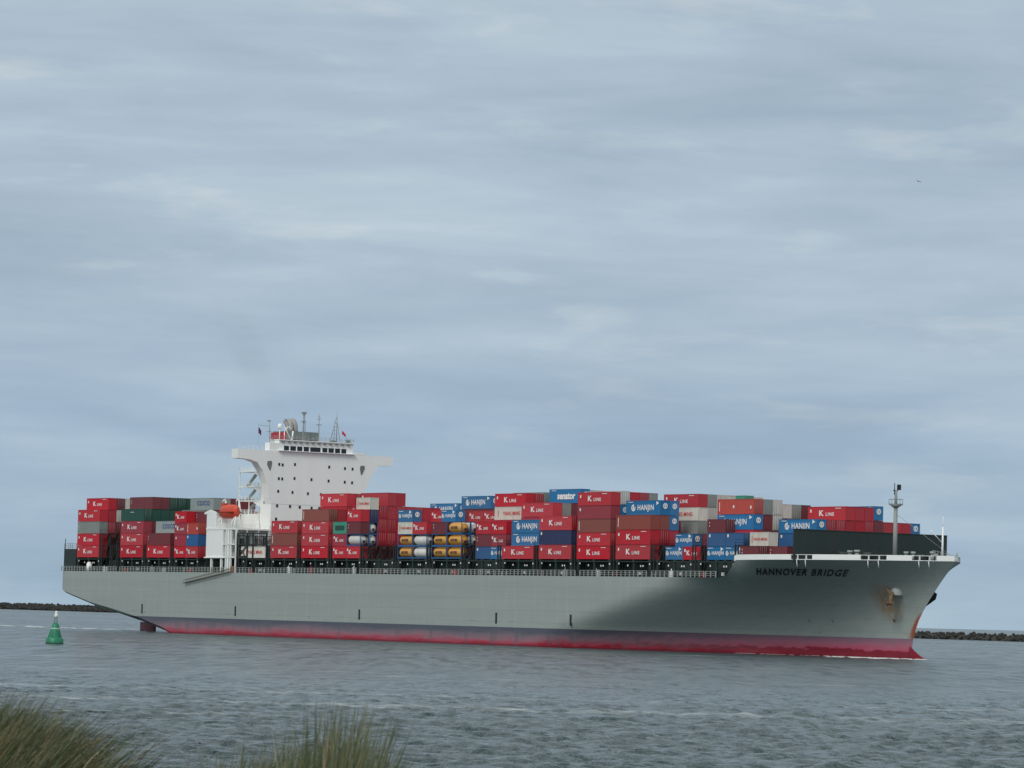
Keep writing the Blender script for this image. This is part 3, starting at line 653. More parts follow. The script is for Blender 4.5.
MB().box(86.0, 92.0, -17.0, -13.0, 15.5, 26.2).build('gallery_wall', mat('gallery_shade_wall', (.5, .53, .53), .7), blk)
railing('boat_deck_railing', [(83, -22.6, 26.6), (92.3, -22.6, 26.6), (92.3, -13.0, 26.6)], 1.05, 1.3, mt='white_paint', r=.045, parent=blk)
for z in (22.68, 19.48): railing('gallery_railing', [(86.2, -22.6, z), (92.3, -22.6, z), (92.3, -13, z)], 1.0, 1.2, mt='white_paint', r=.04, parent=blk)
b = MB()
for u in (83.0, 89.6):
    b.prism([(u, -1), (u, -1)], 1, 0, 0) if False else None
    b.tube((u, -19.3, 26.6), (u, -20.6, 33.6), .22, 6).tube((u, -20.6, 33.9), (u, -21.4, 33.4), .18, 6).tube((u - 1.4, -22.5, 26.6), (u + .2, -21.2, 30.2), .16, 6).tube((u + 1.2, -22.5, 26.6), (u, -21.2, 30.2), .16, 6).tube((u, -21.4, 33.4), (u, -21.2, 32), .05, 4)
b.build('davit', W, blk)
b = MB()
for u in (92.9, 97.6, 100.4, 106.9): b.box(u, u + .3, -22.75, -22.45, 15.5, 25.3)
for z in (22.3, 25.1): b.box(92.9, 107.2, -22.75, -22.45, z, z + .3)
b.tube((93, -22.6, 19), (97.7, -22.6, 22.4), .14, 6).tube((97.7, -22.6, 19), (93, -22.6, 22.4), .14, 6).box(93.2, 97.6, -22.7, -22.5, 19.0, 19.7).box(93.2, 95.2, -22.2, -21.9, 19, 24)
for u in (94, 95.5, 98.8, 102.5, 104.6): b.box(u, u + .1, -22.65, -22.55, 22.4, 25.2)
b.build('lashing_frame', M['lashing_steel'], ship)
# gangway along the hull side
g0, g1 = Vector((68.2, -23.25, 12.75)), Vector((91.0, -23.25, 15.75)); b = MB()
for dy in (-.35, .35): b.path([g0 + Vector((0, dy, 0)), g1 + Vector((0, dy, 0))], .14, 6); b.path([g0 + Vector((0, dy, .75)), g1 + Vector((0, dy, .75))], .06, 4)
for k in range(24):
    p = g0.lerp(g1, k / 23); b.box(p.x - .06, p.x + .06, p.y - .38, p.y + .38, p.z - .06, p.z + .06); b.tube(p + Vector((0, -.35, 0)), p + Vector((0, -.35, .75)), .04, 4)
b.build('gangway', mat('gangway_metal', (.20, .19, .16), .6, grime=.5), ship)
MB().box(90.6, 92.2, -23.0, -22.4, 15.5, 17.1).build('gangway_winch', M['anchor_steel'], ship)
# funnel
fn = MB().box(79.5, 87.2, -5.9, 3.6, 44.6, 51.4).build('funnel', M['funnel_red'], ship)
MB().box(87.2, 88.1, -5.9, 3.0, 49.6, 51.6).box(79.8, 86.9, -5.5, 3.3, 51.4, 51.7).build('funnel_grille', M['funnel_grey'], fn)
for (u, v, r_) in ((85.0, -3.3, .6), (84.4, -1.8, .8), (82.4, -2.6, .65)):
    pts = [(u - 1.3 * (f / 8) ** 2.2, v, 51.6 + 3.0 * math.sin(f / 8 * 1.3)) for f in range(9)]
    MB().sweep(pts, r_).build('exhaust_pipe', M['pipe_metal'], fn)
MB().tube((82, -2, 51.6), (82, -2, 53), .16, 6).build('vent_pipe', M['pipe_metal'], fn)
# antennas and masts over the wheelhouse
b = MB().tube((90, -9.6, 49.2), (90, -9.6, 52), .12, 8)
for i in range(9):
    pass
b.lathe([(.01, 53.3), (.35, 53.15), (.55, 52.8), (.6, 52.4), (.45, 51.95), (.01, 51.9)], (90, -9.6, 0), 14); b.build('radome', W, tower)
b = MB().tube((90.5, -2.4, 49.2), (90.5, -2.4, 56.2), .22, 8, .14)
b.box(90.2, 90.8, -3.0, -1.8, 54.0, 54.2).box(90.2, 90.8, -2.9, -1.7, 56.0, 56.5).tube((90.5, -1.7, 49.2), (90.5, -2.1, 56), .1, 5); rm_ = b.build('radar_mast', M['mast_grey'], tower); rm_.location.y = -.6
b = MB().tube((90.5, 1.6, 49.2), (90.5, 1.6, 56.2), .16, 6, .08).box(90.3, 90.6, .9, 2.3, 53.4, 53.6).box(90.3, 90.6, 1.0, 2.2, 54.8, 54.9).box(90.3, 90.6, 1.2, 2.0, 55.4, 55.5); b.build('aerial_mast', M['mast_grey'], tower)
b = MB().tube((91.5, 7.3, 49.2), (91.5, 7.3, 57), .13, 6, .06)
for k in range(7):
    z = 49.4 + k * .95; b.box(91.4, 91.6, 7.3 - 1.6 * (1 - k / 8), 7.3, z, z + .08)
b.tube((91.5, 5.4, 49.2), (91.5, 7.1, 55.6), .09, 5).tube((91.5, 8.4, 49.2), (91.5, 7.4, 54.2), .08, 5).tube((91.5, 6.6, 49.2), (91.5, 6.6, 54.5), .06, 5); b.build('signal_mast', M['mast_grey'], tower).location.y = -1.0
b = MB().tube((90.5, -12.6, 46.3), (90.5, -13.0, 54.0), .14, 6, .08).box(90.3, 90.6, -13.6, -12.4, 51, 51.12).box(90.3, 90.6, -13.5, -12.6, 53.6, 53.9).tube((90.5, -13, 52.4), (90.5, -16.2, 52.6), .05, 4).tube((90.5, -11.8, 49), (90.5, -12.8, 52.0), .06, 4); b.build('flag_mast', M['mast_grey'], tower)
b = MB().path([(90, -8.2, 49), (90, -8.2, 51.4), (90, -7.2, 52.6), (90, -6.2, 52.2)], .12, 5).tube((91.3, -7.0, 49.2), (91.3, -9, 52.6), .1, 5).tube((91.5, -6.8, 49.2), (91.5, -6.6, 51.5), .22, 6); b.build('roof_davit', W, tower)
MB().box(91.0, 91.6, 4.8, 6.0, 49.2, 49.7).box(91, 91.6, 9.4, 10.4, 49.2, 50).build('searchlight', M['funnel_grey'], tower)
def flag(u, v, z, wd_, ht, mt, name='flag'):
    b = MB()
    for k in range(5):
        f = k / 4; b.v += [(u + .12 * math.sin(f * 5), v + wd_ * f, z - .7 * f), (u + .12 * math.sin(f * 5 + .5), v + wd_ * f, z + ht - .9 * f)]
    for k in range(4): b.face((2 * k, 2 * k + 2, 2 * k + 3, 2 * k + 1))
    o = b.build(name, mt, tower); sm = o.modifiers.new('cloth', 'SOLIDIFY'); sm.thickness = .03; return o
flag(91.5, 7.9, 51.4, 1.2, .9, M['flag_red']); flag(90.5, -16.1, 50.6, .9, 1.5, M['flag_purple'])
MB().tube((91.5, 7.2, 53.2), (91.5, 10.2, 49.3), .025, 4).tube((90.5, -16.1, 52.6), (90.5, -16.1, 47.4), .025, 4).build('halyard', M['mast_grey'], tower)
# lifeboat: hangs in the davits, a thing of its own
lb = bpy.data.objects.new('lifeboat', None); C.objects.link(lb)
lb.matrix_world = SM @ Matrix.Translation((86.3, -21.2, 28.9)); tag(lb, 'enclosed orange lifeboat hanging in white davits beside the bridge tower', 'lifeboat')
b = MB(); K = 18; PN = 14
for k in range(K + 1):
    f = k / K; x = -4.1 + 8.2 * f; s = max(.03, (1 - abs(2 * f - 1) ** 2.6)) ** .55
    for j in range(PN):
        a = 2 * math.pi * j / PN; yv = 1.55 * s * math.copysign(abs(math.cos(a)) ** .8, math.cos(a)); zv = math.sin(a); zv = 1.75 + (1.9 * zv * (.55 + .45 * s) if zv > 0 else 1.75 * zv * (.6 + .4 * s) ** 1.5)
        b.v.append((x, yv, zv))
for k in range(K):
    for j in range(PN): b.face((k * PN + j, k * PN + (j + 1) % PN, (k + 1) * PN + (j + 1) % PN, (k + 1) * PN + j), 0, True)
b.face(tuple(range(PN))); b.face(tuple(K * PN + j for j in range(PN))); b.build('boat_hull', M['lifeboat_orange'], lb)
MB().box(-3.0, -1.6, -.8, .8, 3.2, 3.95).build('steering_cabin', M['lifeboat_orange'], lb)
MB().box(-3.6, 3.6, -1.66, 1.66, 1.62, 1.80).build('fender_strip', mat('fender_rubber', (.35, .05, .03), .8), lb)
MB().box(-1.62, -1.58, -.5, .5, 3.45, 3.8).build('window', M['glass_dark'], lb)

# ------------------------------------------------------------------ containers
COL = {'K': (.50, .012, .028), 'k': (.34, .028, .050), 'R': (.42, .012, .030), 'r': (.34, .028, .050), 'M': (.165, .026, .036), 'B': (.27, .062, .046), 'U': (.012, .165, .38), 'u': (.018, .105, .28),
       'N': (.018, .032, .115), 'G': (.25, .285, .27), 'C': (.30, .36, .36), 'g': (.012, .075, .055), 't': (.035, .28, .19), 'Y': (.66, .65, .58), 'W': (.58, .58, .53), 'O': (.47, .050, .035), 'S': (.012, .165, .38)}
CNAME = {'K': 'bright red', 'k': 'faded red', 'R': 'plain red', 'r': 'plain faded-red', 'M': 'maroon', 'B': 'rust brown', 'U': 'bright blue', 'u': 'plain blue', 'N': 'navy', 'G': 'grey', 'C': 'pale grey blue-lettered', 'g': 'dark green', 't': 'sea green', 'Y': 'cream red-lettered', 'W': 'plain white', 'O': 'orange red', 'S': 'blue slant-lettered', 'T': 'orange', 'w': 'white'}
CM = {k: mat('container_' + CNAME[k].replace(' ', '_').replace('-', '_'), c, .55, vary=.10, grime=.22, grime_col=(.13, .08, .06) if k not in 'UuNSgt' else (.06, .08, .09), scale=1.1, stretch=(1, 1, .25)) for k, c in COL.items()}
seam = mat('door_gear', (.25, .25, .24), .6); ringm = M['white_letter']; redl = mat('red_letter', (.6, .03, .03), .6); bluel = mat('blue_letter', (.03, .06, .25), .6); navl = mat('tank_letter', (.03, .03, .05), .6)
_body = {}
def body_mesh(L_, H_, key):
    k = (L_, round(H_, 3), key)
    if k in _body: return _body[k]
    b = MB(); Wd = 2.44; p = .16; t_ = .16; ins = .05; dp = .045
    for x in (0, L_ - p):
        for y in (0, Wd - p): b.box(x, x + p, y, y + p, 0, H_)
    for y in (0, Wd - .1):
        b.box(p, L_ - p, y, y + .1, .02, t_); b.box(p, L_ - p, y, y + .1, H_ - .12, H_ - .01)
    for x in (0, L_ - .1):
        b.box(x, x + .1, p, Wd - p, .02, t_); b.box(x, x + .1, p, Wd - p, H_ - .12, H_ - .01)
    def corr(a0, a1, n, fx):
        prof = []; d = (a1 - a0) / n
        for i in range(n): prof += [(a0 + i * d, 0), (a0 + (i + .3) * d, 0), (a0 + (i + .5) * d, 1), (a0 + (i + .8) * d, 1)]
        prof.append((a1, 0)); o = len(b.v)
        for a, q in prof:
            for z in (t_, H_ - .12): b.v.append(fx(a, q, z))
        for i in range(len(prof) - 1): b.face((o + 2 * i, o + 2 * i + 2, o + 2 * i + 3, o + 2 * i + 1))
    nn_ = 40 if L_ > 8 else 19
    corr(p, L_ - p, nn_, lambda a, q, z: (a, ins * .4 + dp * q, z)); corr(p, L_ - p, nn_, lambda a, q, z: (a, Wd - ins * .4 - dp * q, z))
    corr(p, Wd - p, 8, lambda a, q, z: (L_ - ins * .4 - dp * q, a, z)); corr(p, Wd - p, 8, lambda a, q, z: (ins * .4 + dp * q, a, z))
    b.box(.08, L_ - .08, .1, Wd - .1, H_ - .06, H_ - .02); b.box(.08, L_ - .08, .1, Wd - .1, .05, .15)
    me = bpy.data.meshes.new('body'); me.from_pydata(b.v, [], b.f); me.materials.append(CM[key]); me.update(); _body[k] = me; return me
def door_mesh(L_, H_, key, fwd_):
    k = ('d', L_, round(H_, 3), key, fwd_)
    if k in _body: return _body[k]
    b = MB(); Wd = 2.44; x0, x1 = (L_ - .02, L_ + .02) if fwd_ else (-.02, .02)
    b.box(x0, x1, .18, 1.21, .18, H_ - .14); b.box(x0, x1, 1.23, Wd - .18, .18, H_ - .14)
    xr = L_ + .05 if fwd_ else -.05
    for y in (.42, .92, 1.52, 2.02): b.tube((xr, y, .1), (xr, y, H_ - .1), .03, 4, mi=1)
    me = b.mesh('door', [CM[key], seam]); _body[k] = me; return me
def letters(key, L_, H_):
    """white/red/blue marks on the starboard side; returns mesh or None"""
    k = ('l', key, L_ > 8, round(H_, 3))
    if k in _body: return _body[k]
    big = L_ > 8; it = []; mt = [M['white_letter']]; cz = H_ * .5; y = -.03
    sq = MB().box(-.22, .22, -.01, .01, -.3, .3).mesh('sq', M['white_letter']); ln = MB().box(-.9, .9, -.01, .01, -.06, .06).mesh('ln', M['white_letter'])
    def T(s, size, x, z, **kw):
        me = text_mesh(s, size, mt[0], **kw); it.append((me, (x, y, z), 0))
    if key in 'Kk':
        if big: T('K', 1.6, 4.35, cz, bold=.03, sx=1.35); T('LINE', 1.0, 7.15, cz - .19, bold=.02, space=1.18, sx=1.2); it.append((sq, (1.05, y, H_ * .68), 0)); it.append((ln, (9.8, y, H_ - .38), 0))
        else: T('K', 1.4, 1.75, cz, bold=.03, sx=1.2); T('LINE', .8, 3.9, cz - .16, bold=.02, space=1.15, sx=1.05); it.append((sq, (.7, y, H_ * .70), 0))
    elif key == 'U':
        x0 = 6.4 if big else 3.3; s = 1.75 if big else 1.2
        ring = MB()
        for i in range(16):
            a, a2 = i * math.pi / 8, (i + 1) * math.pi / 8
            if 1 <= i <= 2: continue
            ro, ri = s * .42, s * .25; ring.v += [(ro * math.cos(a), 0, ro * math.sin(a)), (ro * math.cos(a2), 0, ro * math.sin(a2)), (ri * math.cos(a2), 0, ri * math.sin(a2)), (ri * math.cos(a), 0, ri * math.sin(a))]; o = len(ring.v) - 4; ring.face((o, o + 1, o + 2, o + 3))
        ring.box(-s * .12, s * .12, -.01, .0, -s * .2, s * .2)
        it.append((ring.mesh('ring', M['white_letter']), (x0 - s * 2.15, y, cz), 0)); T('HANJIN', s * .93, x0 + s * .35, cz, bold=.018, sx=.98, space=1.1)
        it.append((ln, (1.6 if big else 1.2, y, H_ - .35), 0)); tri = MB().prism([(-.45, -.4), (.45, 0), (-.45, .45)], 1, -.01, .01).mesh('tri', M['white_letter']); it.append((tri, (L_ - .95, y, H_ * .8), 0))
    elif key == 'C': mt = [bluel]; T('COSCO', 1.6 if big else 1.1, L_ * .56, cz + .15, bold=.02, space=1.25, sx=1.0)
    elif key == 'Y': mt = [redl]; T('YANG MING', 1.15 if big else .78, L_ * .56, cz - .05, bold=.012, space=1.08); it.append((MB().box(-.07, .07, -.01, .01, -.7, .7).mesh('bar', redl), (L_ * .12, y, cz), 0))
    elif key == 'S': T('senator', 2.1, 6.6, cz, bold=.04, sx=1.05); it.append((ln, (1.8, y, H_ - .35), 0))
    elif key in 'BgOMrR':
        if key in 'BO': it.append((MB().box(-.09, .09, -.01, .01, -.95, .95).mesh('strip', M['white_letter']), (.75, y, cz), 0))
        elif key == 'g': it.append((ln, (6, y, H_ * .72), 0))
        elif key in 'M': it.append((MB().box(-.07, .07, -.01, .01, -.15, .15).box(-.07, .07, -.01, .01, .5, .8).mesh('strip', M['white_letter']), (.75, y, cz), 0))
        else: it.append((sq, (1.0, y, H_ * .7), 0))
        if key == 'O': it.append((sq, (5.5, y, H_ * .5), 0)); it.append((sq, (11.2, y, H_ * .45), 0))
    elif key in 'uN': it.append((sq, (.9, y, H_ * .78), 0))
    elif key == 'G': it.append((MB().box(-.06, .06, -.01, .01, -.8, .8).mesh('strip', M['white_letter']), (.7, y, cz), 0))
    elif key == 't': it.append((MB().box(-L_ * .33, L_ * .33, -.01, .01, -.55, .55).mesh('panel', CM['g']), (L_ * .5, y, cz), 0)); mt = [CM['g']]
    if key in 'US':   # ring emblem on the bow-facing end
        rg = MB(); 
        for i in range(14):
            a, a2 = i * math.pi / 7, (i + 1) * math.pi / 7; rg.v += [(0, .62 * math.cos(a), .62 * math.sin(a)), (0, .62 * math.cos(a2), .62 * math.sin(a2)), (0, .36 * math.cos(a2), .36 * math.sin(a2)), (0, .36 * math.cos(a), .36 * math.sin(a))]; o = len(rg.v) - 4; rg.face((o, o + 1, o + 2, o + 3))
        rg.box(-.005, .005, -.18, .18, -.3, .3); it.append((rg.mesh('ring2', M['white_letter']), (L_ + .05, 1.25, H_ * .62), 0))
    out_ = []
    tx_ = [q for q in it if q[0].name.startswith('t') and not q[0].name.startswith('tri')]
    if tx_: out_.append(('lettering', join_meshes('lettering', tx_, mt)))
    for q in it:
        if q in tx_: continue
        nm_ = {'sq': 'marking', 'ln': 'number_strip', 'ri': 'emblem', 'tr': 'emblem', 'st': 'marking', 'ba': 'emblem', 'pa': 'panel'}[q[0].name[:2]]
        out_.append((nm_, join_meshes(nm_, [(q[0], q[1], 0)], mt if q[0].name[:2] != 'ba' else [redl])))
    _body[k] = out_; return out_
_tank = {}
def tank_meshes(key, H_):
    k = (key, round(H_, 3))
    if k in _tank: return _tank[k]
    fr = MB(); L_, Wd, p = 6.06, 2.44, .15
    for x in (0, L_ - p):
        for y in (0, Wd - p): fr.box(x, x + p, y, y + p, 0, H_)
        fr.box(x, x + p, p, Wd - p, 0, .16); fr.box(x, x + p, p, Wd - p, H_ - .14, H_)
    for y in (0, Wd - .12):
        fr.box(p, L_ - p, y, y + .12, .0, .30); fr.box(p, L_ - p, y, y + .1, H_ - .12, H_)
    for x in (.9, L_ - 1.0): fr.box(x, x + .1, .5, Wd - .5, .2, .5)
    frm = fr.mesh('frame', CM['u'])
    rr_ = 1.17; sz = (H_ - .35) / 2.44; prof = [(.01, .22), (.55, .30), (.95, .52), (1.13, .85), (rr_, 1.1), (rr_, L_ - 1.1), (1.13, L_ - .85), (.95, L_ - .52), (.55, L_ - .30), (.01, L_ - .22)]
    tk = MB().lathe(prof, (0, 0, 0), 24, 'x'); tk.v = [(x, 1.22 + y, H_ / 2 + .04 + z * sz) for x, y, z in tk.v]
    if key == 'w':
        for x in (1.4, 2.3, 3.2, 4.1, 5.0): 
            o = len(tk.v); tk.tube((x, 1.22, H_ / 2 + .04), (x + .12, 1.22, H_ / 2 + .04), rr_ * sz + .05, 20)
    tm_ = tk.mesh('tank', mat('tank_orange', (.72, .36, .07), .45, vary=.06, grime=.25, grime_col=(.25, .13, .05)) if key == 'T' else mat('tank_white', (.72, .72, .68), .45, vary=.05, grime=.3, grime_col=(.35, .33, .3)))
    tx = text_mesh('HOYER', .8, navl, bold=.03, space=1.1) if key == 'T' else None
    cap = MB(); cap.tube((L_ - .24, 1.22, H_ / 2 - .35), (L_ - .12, 1.22, H_ / 2 - .35), .34, 10); capm = cap.mesh('valve', navl)
    _tank[k] = (frm, tm_, tx, capm); return _tank[k]

STD, HI = 2.87, 3.15
F_ = None
def rnd_fill(n, rg): return [rg.choice('MMMMRRRBKkUGgWN') for _ in range(n)]
# column spec: bay -> {row: (tier height, 'tiers bottom to top')}, 'default': function of row
SP = {
 'A': {0: (3.17, 'K K G K'), 1: (3.17, 'M M r R K'), 2: (3.17, 'M M M W M'), 3: (3.17, 'M M M W Y'), 'n': lambda r: (3.17, 4)},
 'B': {0: (3.17, 'K K k g'), 1: (3.17, 'M M M g M'), 2: (3.17, 'M M R g M'), 3: (3.17, 'M M M g g'), 4: (3.17, 'M R M g g'), 5: (3.17, 'M M G g g'), 'n': lambda r: (3.17, 4)},
 'C': {0: (3.17, 'K M'), 1: (3.17, 'M M C'), 2: (3.17, 'M M M'), 3: (3.17, 'M M R'), 4: (3.17, 'M M M G'), 5: (3.17, 'M M M M C'), 6: (3.17, 'M M M M G'), 7: (3.17, 'M M M M M'), 8: (3.17, 'M M M M M'), 9: (3.17, 'M M M M M'), 'n': lambda r: (3.17, 4)},
 'D': {0: (2.96, 'KK ru kO K.'), 1: (2.96, 'MM MN MM RM'), 2: (2.96, 'M M M M'), 3: (2.96, 'M M M M'), 'n': lambda r: (2.96, 3)},
 'E': {0: (2.9, 'Y'), 'n': lambda r: (3.04, 1)},
 'F': {0: (3.04, 'K B K'), 1: (3.04, 'M M R'), 'n': lambda r: (3.04, 3)},
 'G': {0: (2.95, 'K K K B'), 1: (2.95, 'M M M R'), 2: (HI, 'M M R R K'), 3: (HI, 'M M R R R'), 4: (HI, 'M M M R R'), 'n': lambda r: (STD, 4)},
 'H': {0: (2.90, 'KK kw tM .K'), 1: (2.90, 'MM Mw Mw .N .Y'), 2: (3.17, 'M R R R'), 3: (3.17, 'M R R R R'), 4: (3.17, 'M R R R R'), 5: (3.17, 'M R R R'), 6: (3.17, 'M R R R'), 7: (3.17, 'M R R R'), 8: (3.17, 'M R R R'), 11: (2.82, 'M M M M U'), 'n': lambda r: (3.0, 4)},
 'I': {'n': lambda r: (2.9, 0 if r < 5 else 3)},
 'J': {0: (2.82, 'Tw Tw YK U.'), 1: (2.82, 'MM wM MM'), 2: (2.82, 'MM MM MM .K'), 7: (3.03, 'M M M M U'), 'n': lambda r: (2.82, 3 if r < 8 else 4)},
 'K': {0: (2.82, 'TT TT MT'), 1: (2.82, 'MM Mw Mw U.'), 2: (2.82, 'M M M'), 3: (2.82, 'M M M'), 4: (2.82, 'MM MM MM KK'), 'n': lambda r: (2.82, 4)},
 'L': {0: (2.82, ''), 1: (2.82, 'uU Mk KK'), 2: (2.82, 'M M R'), 3: (3.0, 'M M R Y K'), 4: (3.0, 'M M R R R'), 5: (3.08, 'M M M M G'), 'n': lambda r: (2.9, 4)},
 'M': {0: (2.95, 'K'), 1: (2.93, 'K U U'), 2: (3.17, 'R R R K'), 3: (3.17, 'M R R G'), 4: (3.17, 'M M M M'), 5: (3.2, 'M M M M S'), 6: (3.15, 'M M M M G'), 7: (3.15, 'M M M M M'), 8: (3.15, 'M M M M M'), 9: (3.15, 'M M M M G'), 'n': lambda r: (3.0, 4)},
 'N': {0: (3.15, 'K N K'), 1: (3.15, 'M M R'), 'n': lambda r: (3.0, 3 if r < 6 else 4)},
 'O': {0: (2.89, 'K K B r K'), 1: (2.95, 'M R B U W'), 2: (2.92, 'M M M M R'), 3: (2.92, 'M M M M R'), 4: (2.92, 'M M M M G'), 'n': lambda r: (2.9, 4)},
 'P': {0: (3.15, 'K K B'), 1: (3.15, 'M R B U'), 2: (3.15, 'M R U U'), 3: (2.87, 'M R'), 4: (2.87, 'M R'), 5: (2.87, 'M M RG Y K'), 6: (2.87, 'M M G W G'), 7: (2.87, 'M M M W W'), 8: (2.87, 'M M M M W'), 9: (2.87, 'M M M M'), 10: (2.9, 'M M M M t'), 11: (2.85, 'M M M M W'), 'n': lambda r: (2.85, 4)},
 'Q': {0: (2.8, ''), 1: (2.8, 'UK'), 2: (2.8, 'MR U.'), 3: (2.8, 'M M'), 4: (2.8, 'M M'), 'n': lambda r: (2.8, 2 if r < 9 else 3)},
 'R': {0: (2.82, ''), 1: (2.82, 'UU uu M.'), 2: (3.17, 'M R U O'), 3: (3.17, 'M M M G'), 4: (3.17, 'M M W W'), 5: (2.97, 'M M M W'), 6: (2.97, 'M M M G'), 7: (2.97, 'M M M M'), 'n': lambda r: (2.9, 3)},
 'S': {0: (2.87, 'M.'), 1: (2.87, 'MM Y.'), 2: (2.87, 'M'), 3: (2.87, 'M'), 4: (2.87, 'M u U'), 5: (2.87, 'M M R'), 6: (2.87, 'M M R'), 7: (2.87, 'M M R K'), 8: (2.87, 'M M R R'), 9: (2.87, 'M M R R'), 10: (2.95, 'M M M U'), 11: (2.87, 'M M R'), 12: (2.87, 'M M R'), 13: (2.87, 'M M R'), 14: (2.87, 'M M U'), 'n': lambda r: (2.87, 2 if r < 16 else 0)},
}
rg = random.Random(21); boxes = []   # (bay,row,tier,slot,key,u0,u1,v0,v1,z0,z1)
for bay, d in SP.items():
    for r in range(18):
        if bay == 'S' and r in (0, 17) : pass
        if r in d: h, s = d[r]; cells = s.split()
        else: h, nt_ = d['n'](r); cells = rnd_fill(nt_, rg)
        for ti, cl_ in enumerate(cells):
            z0 = WC + ti * h; v0 = -22.4 + 2.5 * r
            if len(cl_) == 1: boxes.append((bay, r, ti, 'full', cl_, BAYU[bay], BAYU[bay] + 12.19, v0, v0 + 2.44, z0, z0 + h - .03))
            else:
                for si, ch in enumerate(cl_):
                    if ch == '.': ch = None
                    if ch: u0 = BAYU[bay] + si * 6.13; boxes.append((bay, r, ti, ('aft', 'forward')[si], ch, u0, u0 + 6.06, v0, v0 + 2.44, z0, z0 + h - .03))
camL = SM.inverted() @ Vector((0, 0, EYE)); co_ = np.array(camL)
BX = np.array([q[5:11] for q in boxes]); lo = BX[:, [0, 2, 4]].copy(); hi = BX[:, [1, 3, 5]].copy()
xl = np.array([[70, -12.8, 15], [77.6, -22.7, 19.4]]); xh = np.array([[92.2, 12.8, 46], [86, -12.9, 26.2]])
brl = np.array([[309.3, -20.6, 18.7]]); brh = np.array([[309.6, 19.9, 25.4]])
# tanks do not hide what stands behind them; skip them as occluders
solid = np.array([q[4] not in 'Tw' for q in boxes])
OL = np.concatenate([lo[solid], xl, brl]); OH = np.concatenate([hi[solid], xh, brh]); oid = np.concatenate([np.where(solid)[0], [-1, -1, -1]])
vis = []
for i, q in enumerate(boxes):
    u0, u1, v0, v1, z0, z1 = q[5:11]; P = []
    for a in np.linspace(.04, .96, 10):
        for c in (.12, .4, .7, .93): P.append((u0 + (u1 - u0) * a, v0 - .01, z0 + (z1 - z0) * c))
    for a in (.1, .3, .5, .7, .9):
        for c in (.12, .4, .7, .93): P.append((u1 + .01, v0 + (v1 - v0) * a, z0 + (z1 - z0) * c))
    P = np.array(P); D = co_[None, :] - P; cnt = 0
    with np.errstate(divide='ignore', invalid='ignore'):
        t1 = (OL[None] - P[:, None]) / D[:, None]; t2 = (OH[None] - P[:, None]) / D[:, None]
    tn = np.minimum(t1, t2).max(-1); tf = np.maximum(t1, t2).min(-1)
    hit = (tn < tf) & (tf > 1e-4) & (tn < 1) & (oid[None] != i)
    cnt = (~hit.any(1)).sum()
    vis.append(cnt)
ORD = ['bottom', 'second', 'third', 'fourth', 'fifth', 'sixth', 'seventh', 'eighth', 'ninth', 'tenth', 'eleventh', 'twelfth', 'thirteenth', 'fourteenth', 'fifteenth', 'sixteenth', 'seventeenth', 'eighteenth']
ORD2 = ['first'] + ORD[1:]
BAYN = {'A': 'sternmost bay', 'B': 'second bay from stern', 'C': 'third bay from stern', 'D': 'bay just behind white tower', 'E': 'bay directly before white tower', 'F': 'second bay before white tower', 'G': 'third bay before white tower', 'H': 'fourth bay before white tower', 'I': 'fifth bay before white tower', 'J': 'sixth bay before white tower', 'K': 'seventh bay before white tower', 'L': 'eighth bay from the bow', 'M': 'seventh bay from the bow', 'N': 'sixth bay from the bow', 'O': 'fifth bay from the bow', 'P': 'fourth bay from the bow', 'Q': 'third bay from the bow', 'R': 'second bay from the bow', 'S': 'foremost bay by the bow'}
nvis = 0; hidden = MB(); hk = list(COL) ; seen = set()
for i, q in enumerate(boxes):
    bay, r, ti, slot, key, u0, u1, v0, v1, z0, z1 = q
    if vis[i] < 1:
        hidden.box(u0, u1, v0, v1, z0, z1, hk.index(key if key in COL else 'M')); continue
    nvis += 1; H_ = z1 - z0; L_ = u1 - u0
    root = bpy.data.objects.new('tank_container' if key in 'Tw' else 'shipping_container', None); C.objects.link(root); root.matrix_world = SM @ Matrix.Translation((u0, v0, z0))
    row = 'outermost row' if r == 0 else '%s row in' % ORD2[r]
    tier = '%s tier' % ORD[ti]
    if key in 'Tw': nm = '%s %s-half tank' % (CNAME[key], slot)
    elif slot == 'full': nm = '%s long box' % CNAME[key]
    else: nm = '%s %s-half box' % (CNAME[key], slot)
    lab = '%s, %s, %s, %s' % (nm, tier, row, BAYN[bay]); assert lab not in seen; seen.add(lab)
    tag(root, lab, 'tank container' if key in 'Tw' else 'shipping container', 'tank containers stacked on the ship' if key in 'Tw' else 'shipping containers stacked on the ship')
    if key in 'Tw':
        fr, tk, tx, cp = tank_meshes(key, H_); link('frame', fr, root); tko = link('tank', tk, root)
        if tx: link('lettering', tx, tko, (3.03, -.03, H_ / 2))
        link('valve', cp, tko); continue
    link('body', body_mesh(L_ if slot != 'full' else 12.19, H_, key), root)
    lt = letters(key, L_, H_)
    for nm_, me_ in lt: link(nm_, me_, root)
    link('door', door_mesh(L_ if slot != 'full' else 12.19, H_, key, rg.random() < .45 and key not in 'US'), root)
print('visible containers', nvis, 'of', len(boxes))
ho = hidden.build('inner_container_stow', [CM[k] for k in hk]); ho.matrix_world = SM; ho['kind'] = 'stuff'
tag(ho, 'mass of mixed coloured containers packed behind the outer stacks on the ship', 'shipping containers')

